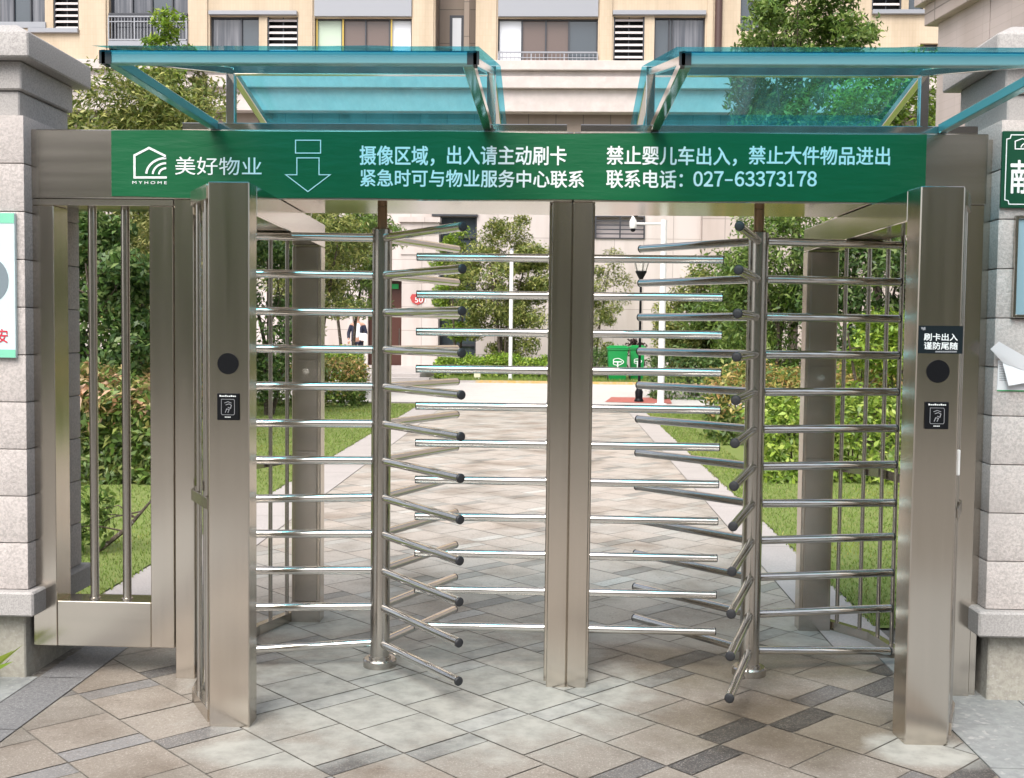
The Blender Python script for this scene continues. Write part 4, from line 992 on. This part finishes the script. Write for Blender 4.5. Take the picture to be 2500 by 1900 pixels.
m_ = MB(); m_.slab([(float(q_[0]), float(q_[2])) for q_ in A_][::-1], PF-.0045, PF-.001); m_.build('sheet', WP, pp)
m_ = MB(); P0 = [at(x, y, PF-.02) for x, y in ((2411, 852), (2432, 834), (2505, 872), (2560, 895), (2560, 920), (2500, 905), (2449, 886))]; v_ = [(float(q_[0]), PF-.02-.03*(i in (0, 1)), float(q_[2])) for i, q_ in enumerate(P0)]
v_ += [(x, y+.0012, z) for x, y, z in v_]; m_.add(v_, [tuple(range(7)), tuple(range(13, 6, -1))]+[(i, 7+i, 7+(i+1) % 7, (i+1) % 7) for i in range(7)])
P1 = [at(x, y, PF-.03) for x, y in ((2449, 886.5), (2500, 905.5), (2545, 915), (2530, 930), (2461, 942))]; v_ = [(float(q_[0]), PF-.024-.012*(i > 2), float(q_[2])) for i, q_ in enumerate(P1)]
v_ += [(x, y+.0012, z) for x, y, z in v_]; m_.add(v_, [tuple(range(5)), tuple(range(9, 4, -1))]+[(i, 5+i, 5+(i+1) % 5, (i+1) % 5) for i in range(5)])
m_.build('folded_flap', WP, pp)
m_ = MB()
for k in range(10):
    u, v2 = at(2440, 890+k*4.2, PF-.0052), at(2448+k*1.1, 891.6+k*4.2, PF-.0052); m_.box(u[0], v2[0], PF-.0054, PF-.0046, v2[2], u[2])
u, v2 = at(2434, 952.5, PF-.0052), at(2540, 956.5, PF-.0052); m_.box(u[0], v2[0], PF-.0054, PF-.0046, v2[2], u[2], 1); m_.build('print', [GREYP, BINL], pp)

# ------------------------------------------------------------------ things along the garden
def wheelie(label, px0, px1, Y, hgt):
    x0, x1 = ax(px0, Y, 900), ax(px1, Y, 900); w_ = x1-x0; z0 = g(Y)+.012; xm = (x0+x1)/2
    root = thing('wheelie_bin', label, 'bin', (xm, Y+.25, z0), 'green bins by the kerb')
    m_ = MB(); H = hgt-.10; b_ = .40*w_
    v_ = [(xm-b_, Y+.06, z0+.03), (xm+b_, Y+.06, z0+.03), (xm+b_, Y+.46, z0+.03), (xm-b_, Y+.46, z0+.03), (x0+.02, Y, z0+H), (x1-.02, Y, z0+H), (x1-.02, Y+.55, z0+H), (x0+.02, Y+.55, z0+H)]
    m_.add(v_, [(3, 2, 1, 0), (4, 5, 6, 7), (0, 1, 5, 4), (1, 2, 6, 5), (2, 3, 7, 6), (3, 0, 4, 7)]); m_.box(x0, x1, Y-.02, Y+.57, z0+H-.05, z0+H); m_.build('body', BINM, root, .02, segs=2)
    m_ = MB(); m_.box(x0-.01, x1+.01, Y-.03, Y+.6, z0+H+.002, z0+H+.05); m_.box(x0+.05, x1-.05, Y+.05, Y+.5, z0+H+.05, z0+H+.085); m_.tube((x0+.03, Y+.64, z0+H), (x1-.03, Y+.64, z0+H), .02, n=10); m_.build('lid', BINL, root, .012)
    for x in (xm-b_-.03, xm+b_-.01):
        m_ = MB(); m_.tube((x, Y+.48, z0+.09), (x+.04, Y+.48, z0+.09), .09, n=16); m_.build('wheel', BLACK, root)
    m_ = MB(); y = Y+.005; zc = z0+H*.55; yy = lambda z: Y+.06-.06*(z-z0)/H-.008
    r_ = w_*.16
    pts = [(xm+r_*(1.5+.25*math.cos(3*R(t)))*math.cos(R(t)), zc+.05+r_*math.sin(R(t))) for t in range(0, 360, 15)]; stroke(m_, pts, .02, yy(zc)-.001, .004, closed=True)
    stroke(m_, [(xm-r_*1.2, zc+.05), (xm+r_*1.2, zc+.05)], .03, yy(zc)-.002, .004); stroke(m_, [(xm, zc+.05), (xm, zc-.17), (xm+r_*.3, zc-.14)], .035, yy(zc-.1)-.001, .008)
    m_.build('printed_mark', WHITEP, root)
    return root
wheelie('green wheelie bin with a white printed mark, the nearer and left one by the kerb', 1482, 1534, 27.0, 1.06)
wheelie('green wheelie bin half hidden behind the other bin and the urn lamp post', 1537, 1575, 27.7, 1.06)
# white pole with a camera arm
Yp = 18.2; xp = ax(1613, Yp, 980); zt = az(537, Yp, 1630)
cp = thing('camera_pole', 'white pole carrying a small security camera on a side arm', 'pole', (xp, Yp, g(Yp)))
m_ = MB(); m_.tube((xp, Yp, g(Yp)), (xp, Yp, zt), .072, .062, 20); m_.lathe([(.13, 0), (.13, .02), (.08, .03)], (xp, Yp, g(Yp))); m_.build('pole', WHITEM, cp)
m_ = MB(); xa_ = ax(1548, Yp, 546); z_ = az(547, Yp, 1600); m_.tube((xp-.05, Yp, z_), (xa_, Yp, z_), .026, n=12); m_.build('arm', WHITEM, cp)
m_ = MB(); m_.lathe([(.02, .16), (.05, .10), (.075, .05), (.075, -.06), (.06, -.10)], (xa_-.02, Yp, z_), 16); cm = m_.build('camera_housing', WHITEM, cp)
m_ = MB(); m_.lathe([(.055, 0), (.05, -.045), (.02, -.065)], (xa_-.02, Yp, z_-.101), 16); m_.build('camera_dome', BLACKP, cm)
m_ = MB(); m_.lathe([(.05, 0), (.05, .05), (.02, .06)], (xa_+.03, Yp, z_+.14), 12); m_.build('antenna_cap', BLACKP, cm)
# slim white flagpole by the building
Yw = 27.2; xw = ax(1246, Yw, 900)
fp = thing('flagpole', 'plain slim white pole in front of the multi-stemmed tree', 'pole', (xw, Yw, g(Yw)))
m_ = MB(); m_.tube((xw, Yw, g(Yw)), (xw, Yw, az(612, Yw)), .055, n=14); m_.lathe([(.12, 0), (.12, .02), (.07, .05)], (xw, Yw, g(Yw)), 16); m_.build('shaft', WHITEM, fp)
m_ = MB(); m_.lathe([(.056, 0), (.065, .02), (.02, .06)], (xw, Yw, az(612, Yw)), 14); m_.build('finial', GREYM, fp)
# urn lamp
Yl = 18.8; xl = ax(1560, Yl, 960); zg = g(Yl)
lp = thing('garden_lamp', 'black garden lamp post with a flared glass urn head', 'lamp', (xl, Yl, zg))
zh = az(680, Yl, 1565); xl2 = xl
m_ = MB(); m_.lathe([(.10, 0), (.10, .04), (.075, .08), (.085, .22), (.05, .30), (.03, .36), (.026, zh-zg-.15), (.05, zh-zg-.10), (.035, zh-zg-.02), (.05, zh-zg)], (xl, Yl, zg), 18); m_.build('post', BLACKP, lp)
z1_ = az(661, Yl); z2_ = az(636, Yl)
m_ = MB(); m_.lathe([(.05, 0), (.10, (z1_-zh)*.7), (.125, z1_-zh), (.115, z1_-zh+.02)], (xl, Yl, zh), 18); m_.build('cup', BLACKP, lp)
m_ = MB(); m_.lathe([(.115, 0), (.15, (z2_-z1_)*.5), (.18, z2_-z1_)], (xl, Yl, z1_+.021), 18)
gl_ = m_.build('glass_bowl', CLEAR, lp)
m_ = MB()
for k in range(5): a_ = k*1.257; m_.tube((xl+.10*math.cos(a_), Yl+.10*math.sin(a_), z1_+.02), (xl+.178*math.cos(a_), Yl+.178*math.sin(a_), z2_+.03), .008, n=6)
m_.build('ribs', BLACKP, lp)
# little sign on the grass strip
Ys = 26.6; sgn = thing('lawn_sign', 'tiny cream sign box on the grass strip left of the white flagpole', 'sign', (ax(1165, Ys, 918), Ys, g(Ys)))
m_ = MB(); m_.box(ax(1157, Ys, 918), ax(1173, Ys, 918), Ys, Ys+.06, g(Ys)+.10, g(Ys)+.32); m_.build('panel', mat('cream_paint', (.72, .70, .52), .5), sgn, .01)
m_ = MB(); m_.box(ax(1160, Ys, 918), ax(1162, Ys, 918), Ys+.02, Ys+.04, g(Ys), g(Ys)+.10); m_.box(ax(1168, Ys, 918), ax(1170, Ys, 918), Ys+.02, Ys+.04, g(Ys), g(Ys)+.10); m_.build('legs', WHITEM, sgn)
# weeds at the foot of the left pillar
def weeds(label, x, y, n, sp, hh):
    rnd = np.random.default_rng(5); V_ = []; C_ = []
    for i in range(n):
        a_ = rnd.uniform(0, 6.28); r_ = rnd.random()*sp; bx, by = r_*math.cos(a_), r_*math.sin(a_); h_ = hh*rnd.uniform(.5, 1.1); ln = rnd.normal(0, .5, 2)*h_; w_ = .004
        c_, s_ = math.cos(a_)*w_, math.sin(a_)*w_
        V_ += [(bx-c_, by-s_, 0), (bx+c_, by+s_, 0), (bx+ln[0]*.62+c_, by+ln[1]*.62+s_, h_*.65), (bx+ln[0], by+ln[1], h_*(.95-.2*rnd.random()))]; C_.append(PAL['fresh'][rnd.integers(0, 4)])
    me = mesh_np('weed_tuft', np.array(V_), np.arange(len(V_)).reshape(-1, 4), LEAF); set_leaf(me, np.repeat(np.array(C_), 4, 0)); o = link('weed_tuft', me); o.location = (x, y, 0); return tag(o, label, 'weeds')
weeds('tuft of green weeds at the foot of the left granite pillar', -2.62, -.17, 70, .07, .20)
# drain cover at the right edge
dr = thing('drain_cover', 'black slotted drain opening in the grey slabs at the right', 'drain', (1.98, -.42, .006))
m_ = MB(); m_.box(1.87, 2.10, -.46, -.36, .0068, .0078); m_.build('slot', BLACK, dr)
m_ = MB()
for k in range(4): m_.box(1.895+k*.05, 1.905+k*.05, -.455, -.365, .0079, .0098)
m_.build('bars', GREYM, dr)

# ------------------------------------------------------------------ person by the entrance
def person():
    Yq = 28.0; xq = ax(873, Yq, 800); zq = .40
    root = thing('person', 'person in a navy jacket and white shirt standing by the building entrance', 'person', (xq, Yq, zq))
    def skin(name, pts, edges, rad, m, lvl=2, par=root):
        me = bpy.data.meshes.new(name); me.from_pydata(pts, edges, []); o = bpy.data.objects.new(name, me); COL.objects.link(o)
        md = o.modifiers.new('s', 'SKIN'); ss = o.modifiers.new('u', 'SUBSURF'); ss.levels = lvl; ss.render_levels = lvl
        for i, r_ in enumerate(rad): me.skin_vertices[0].data[i].radius = r_ if isinstance(r_, tuple) else (r_, r_)
        me.skin_vertices[0].data[0].use_root = True
        bpy.context.view_layer.update(); ev = o.evaluated_get(bpy.context.evaluated_depsgraph_get()); nm = bpy.data.meshes.new_from_object(ev)
        COL.objects.unlink(o); bpy.data.objects.remove(o); nm.materials.clear(); nm.materials.append(m); nm.polygons.foreach_set('use_smooth', [True]*len(nm.polygons)); return link(name, nm, par)
    SK = mat('skin', (.50, .28, .20), .5); NV = mat('navy_cloth', (.016, .018, .04), .8); WH = mat('white_cloth', (.78, .78, .80), .8); HR = mat('black_hair', (.012, .010, .010), .5)
    sk = [(0, 0, .95), (0, 0, 1.15), (0, .01, 1.36), (0, 0, 1.47), (0, -.01, 1.53), (0, -.02, 1.62), (0, -.01, 1.72),
          (-.19, 0, 1.40), (-.27, -.01, 1.13), (-.24, -.14, .93), (.19, 0, 1.40), (.26, 0, 1.13), (.18, -.20, 1.02),
          (-.09, 0, .88), (-.11, -.02, .48), (-.12, .02, .08), (-.13, -.12, .03), (.09, 0, .88), (.11, .02, .48), (.12, .05, .08), (.13, -.08, .03)]
    ed = [(0, 1), (1, 2), (2, 3), (3, 4), (4, 5), (5, 6), (2, 7), (7, 8), (8, 9), (2, 10), (10, 11), (11, 12), (0, 13), (13, 14), (14, 15), (15, 16), (0, 17), (17, 18), (18, 19), (19, 20)]
    rd = [(.14, .10), (.125, .09), (.15, .10), .055, .055, (.078, .095), (.07, .085), .05, .042, .03, .05, .042, .03, .085, .06, .042, .035, .085, .06, .042, .035]
    skin('body', sk, ed, rd, SK)
    skin('trousers', [(0, 0, .97), (-.09, 0, .88), (-.11, -.02, .48), (-.12, .02, .07), (.09, 0, .88), (.11, .02, .48), (.12, .05, .07)], [(0, 1), (1, 2), (2, 3), (0, 4), (4, 5), (5, 6)], [(.155, .115), .10, .075, .06, .10, .075, .06], NV)
    skin('shirt', [(0, -.005, .93), (0, -.01, 1.15), (0, 0, 1.38), (0, 0, 1.455)], [(0, 1), (1, 2), (2, 3)], [(.148, .112), (.14, .105), (.155, .112), .065], WH)
    for s_ in (-1, 1):
        skin('jacket_front', [(s_*.125, .0, .86), (s_*.125, .0, 1.12), (s_*.12, .01, 1.36)], [(0, 1), (1, 2)], [(.065, .135), (.062, .13), (.07, .125)], NV)
    skin('jacket_back', [(0, .06, .86), (0, .06, 1.12), (0, .06, 1.40)], [(0, 1), (1, 2)], [(.16, .075), (.15, .07), (.17, .065)], NV)
    skin('sleeve', [(-.17, .0, 1.395), (-.27, -.01, 1.13), (-.245, -.12, .96)], [(0, 1), (1, 2)], [.07, .056, .045], NV); skin('sleeve', [(.17, .0, 1.395), (.26, 0, 1.13), (.185, -.17, 1.03)], [(0, 1), (1, 2)], [.07, .056, .045], NV)
    skin('hair', [(0, .02, 1.70), (0, .035, 1.755), (0, .045, 1.64)], [(0, 1), (0, 2)], [(.085, .095), (.07, .08), (.07, .05)], HR)
    for s_, wx, wy, wz in ((-1, -.24, -.14, .93), (1, .18, -.20, 1.02)):
        for k in range(5):
            dx = (k-2)*.016; l_ = (.05, .075, .085, .078, .06)[k]
            if k == 0: skin('finger', [(wx-s_*.02, wy-.02, wz-.02), (wx-s_*.05, wy-.04, wz-.04), (wx-s_*.055, wy-.05, wz-.07)], [(0, 1), (1, 2)], [.012, .010, .008], SK, 1)
            else: skin('finger', [(wx+dx, wy-.02, wz-.045), (wx+dx, wy-.035, wz-.07), (wx+dx, wy-.03, wz-.055-l_)], [(0, 1), (1, 2)], [.011, .009, .008], SK, 1)
    m_ = MB()
    for s_ in (-1, 1): m_.lathe([(.003, -.008), (.010, 0), (.003, .008)], (s_*.032, -.112, 1.635), 8)
    e_ = m_.build('eyes', BLACKP, root, local=True)
    m_ = MB(); m_.add([(0, -.108, 1.635), (-.016, -.112, 1.59), (.016, -.112, 1.59), (0, -.138, 1.597)], [(0, 1, 3), (0, 3, 2), (1, 2, 3), (0, 2, 1)]); m_.build('nose', SK, root, local=True)
    m_ = MB(); m_.box(-.024, .024, -.118, -.108, 1.556, 1.566); m_.build('mouth', mat('lips', (.35, .12, .10), .5), root, local=True)
    sh = MB(); sh.add([(xq+.10, Yq-.26, zq+.93), (xq+.32, Yq-.28, zq+.90), (xq+.32, Yq-.25, zq+1.12), (xq+.10, Yq-.23, zq+1.14), (xq+.10, Yq-.257, zq+.93), (xq+.32, Yq-.277, zq+.90), (xq+.32, Yq-.247, zq+1.12), (xq+.10, Yq-.227, zq+1.14)], [(0, 1, 2, 3), (7, 6, 5, 4), (0, 4, 5, 1), (2, 6, 7, 3), (0, 3, 7, 4), (1, 5, 6, 2)])
    tag(sh.build('paper_sheet', WH), 'white sheet of paper in the hands of the person in the navy jacket', 'paper')
person()

# ------------------------------------------------------------------ across the street, behind the camera: what the steel reflects
hedge('street_hedge', 'long clipped hedge across the street behind the camera', -14, 14, -17.5, -16, 1.5, 'mid', 16000, .16, None, zb=0)
for k, (x, y, h_) in enumerate(((-7.5, -19, 6.0), (-1.5, -20, 6.6), (5.0, -19, 5.8), (11, -20, 6.2))):
    tree('street_tree', ('tall street tree behind the camera opposite the side gate', 'tall street tree behind the camera opposite the left turnstile', 'tall street tree behind the camera opposite the right turnstile', 'tall street tree behind the camera opposite the right pillar')[k], 'tree', None, y, h_, 1.6, 5.2, 4.2, 'olive' if k % 2 else 'mid', 5000, .26, .4, 50, .8, 1, 'trees across the street', zb=0, lean=x)
ob = thing('office_block', 'grey brown building across the street behind the camera', 'building', (0, -42, 0))
m_ = MB(); m_.box(-40, 40, -50, -42, 0, 15); m_.build('wall', mat('grey_brown_render', (.22, .19, .165), .8), ob)
for r_ in range(4):
    for c_ in range(14):
        m_ = MB(); x = -36+c_*5.4; z = 1.6+r_*3.4; m_.box(x, x+2.6, -41.99, -41.93, z, z+1.7); m_.build('window', GLASS, ob)
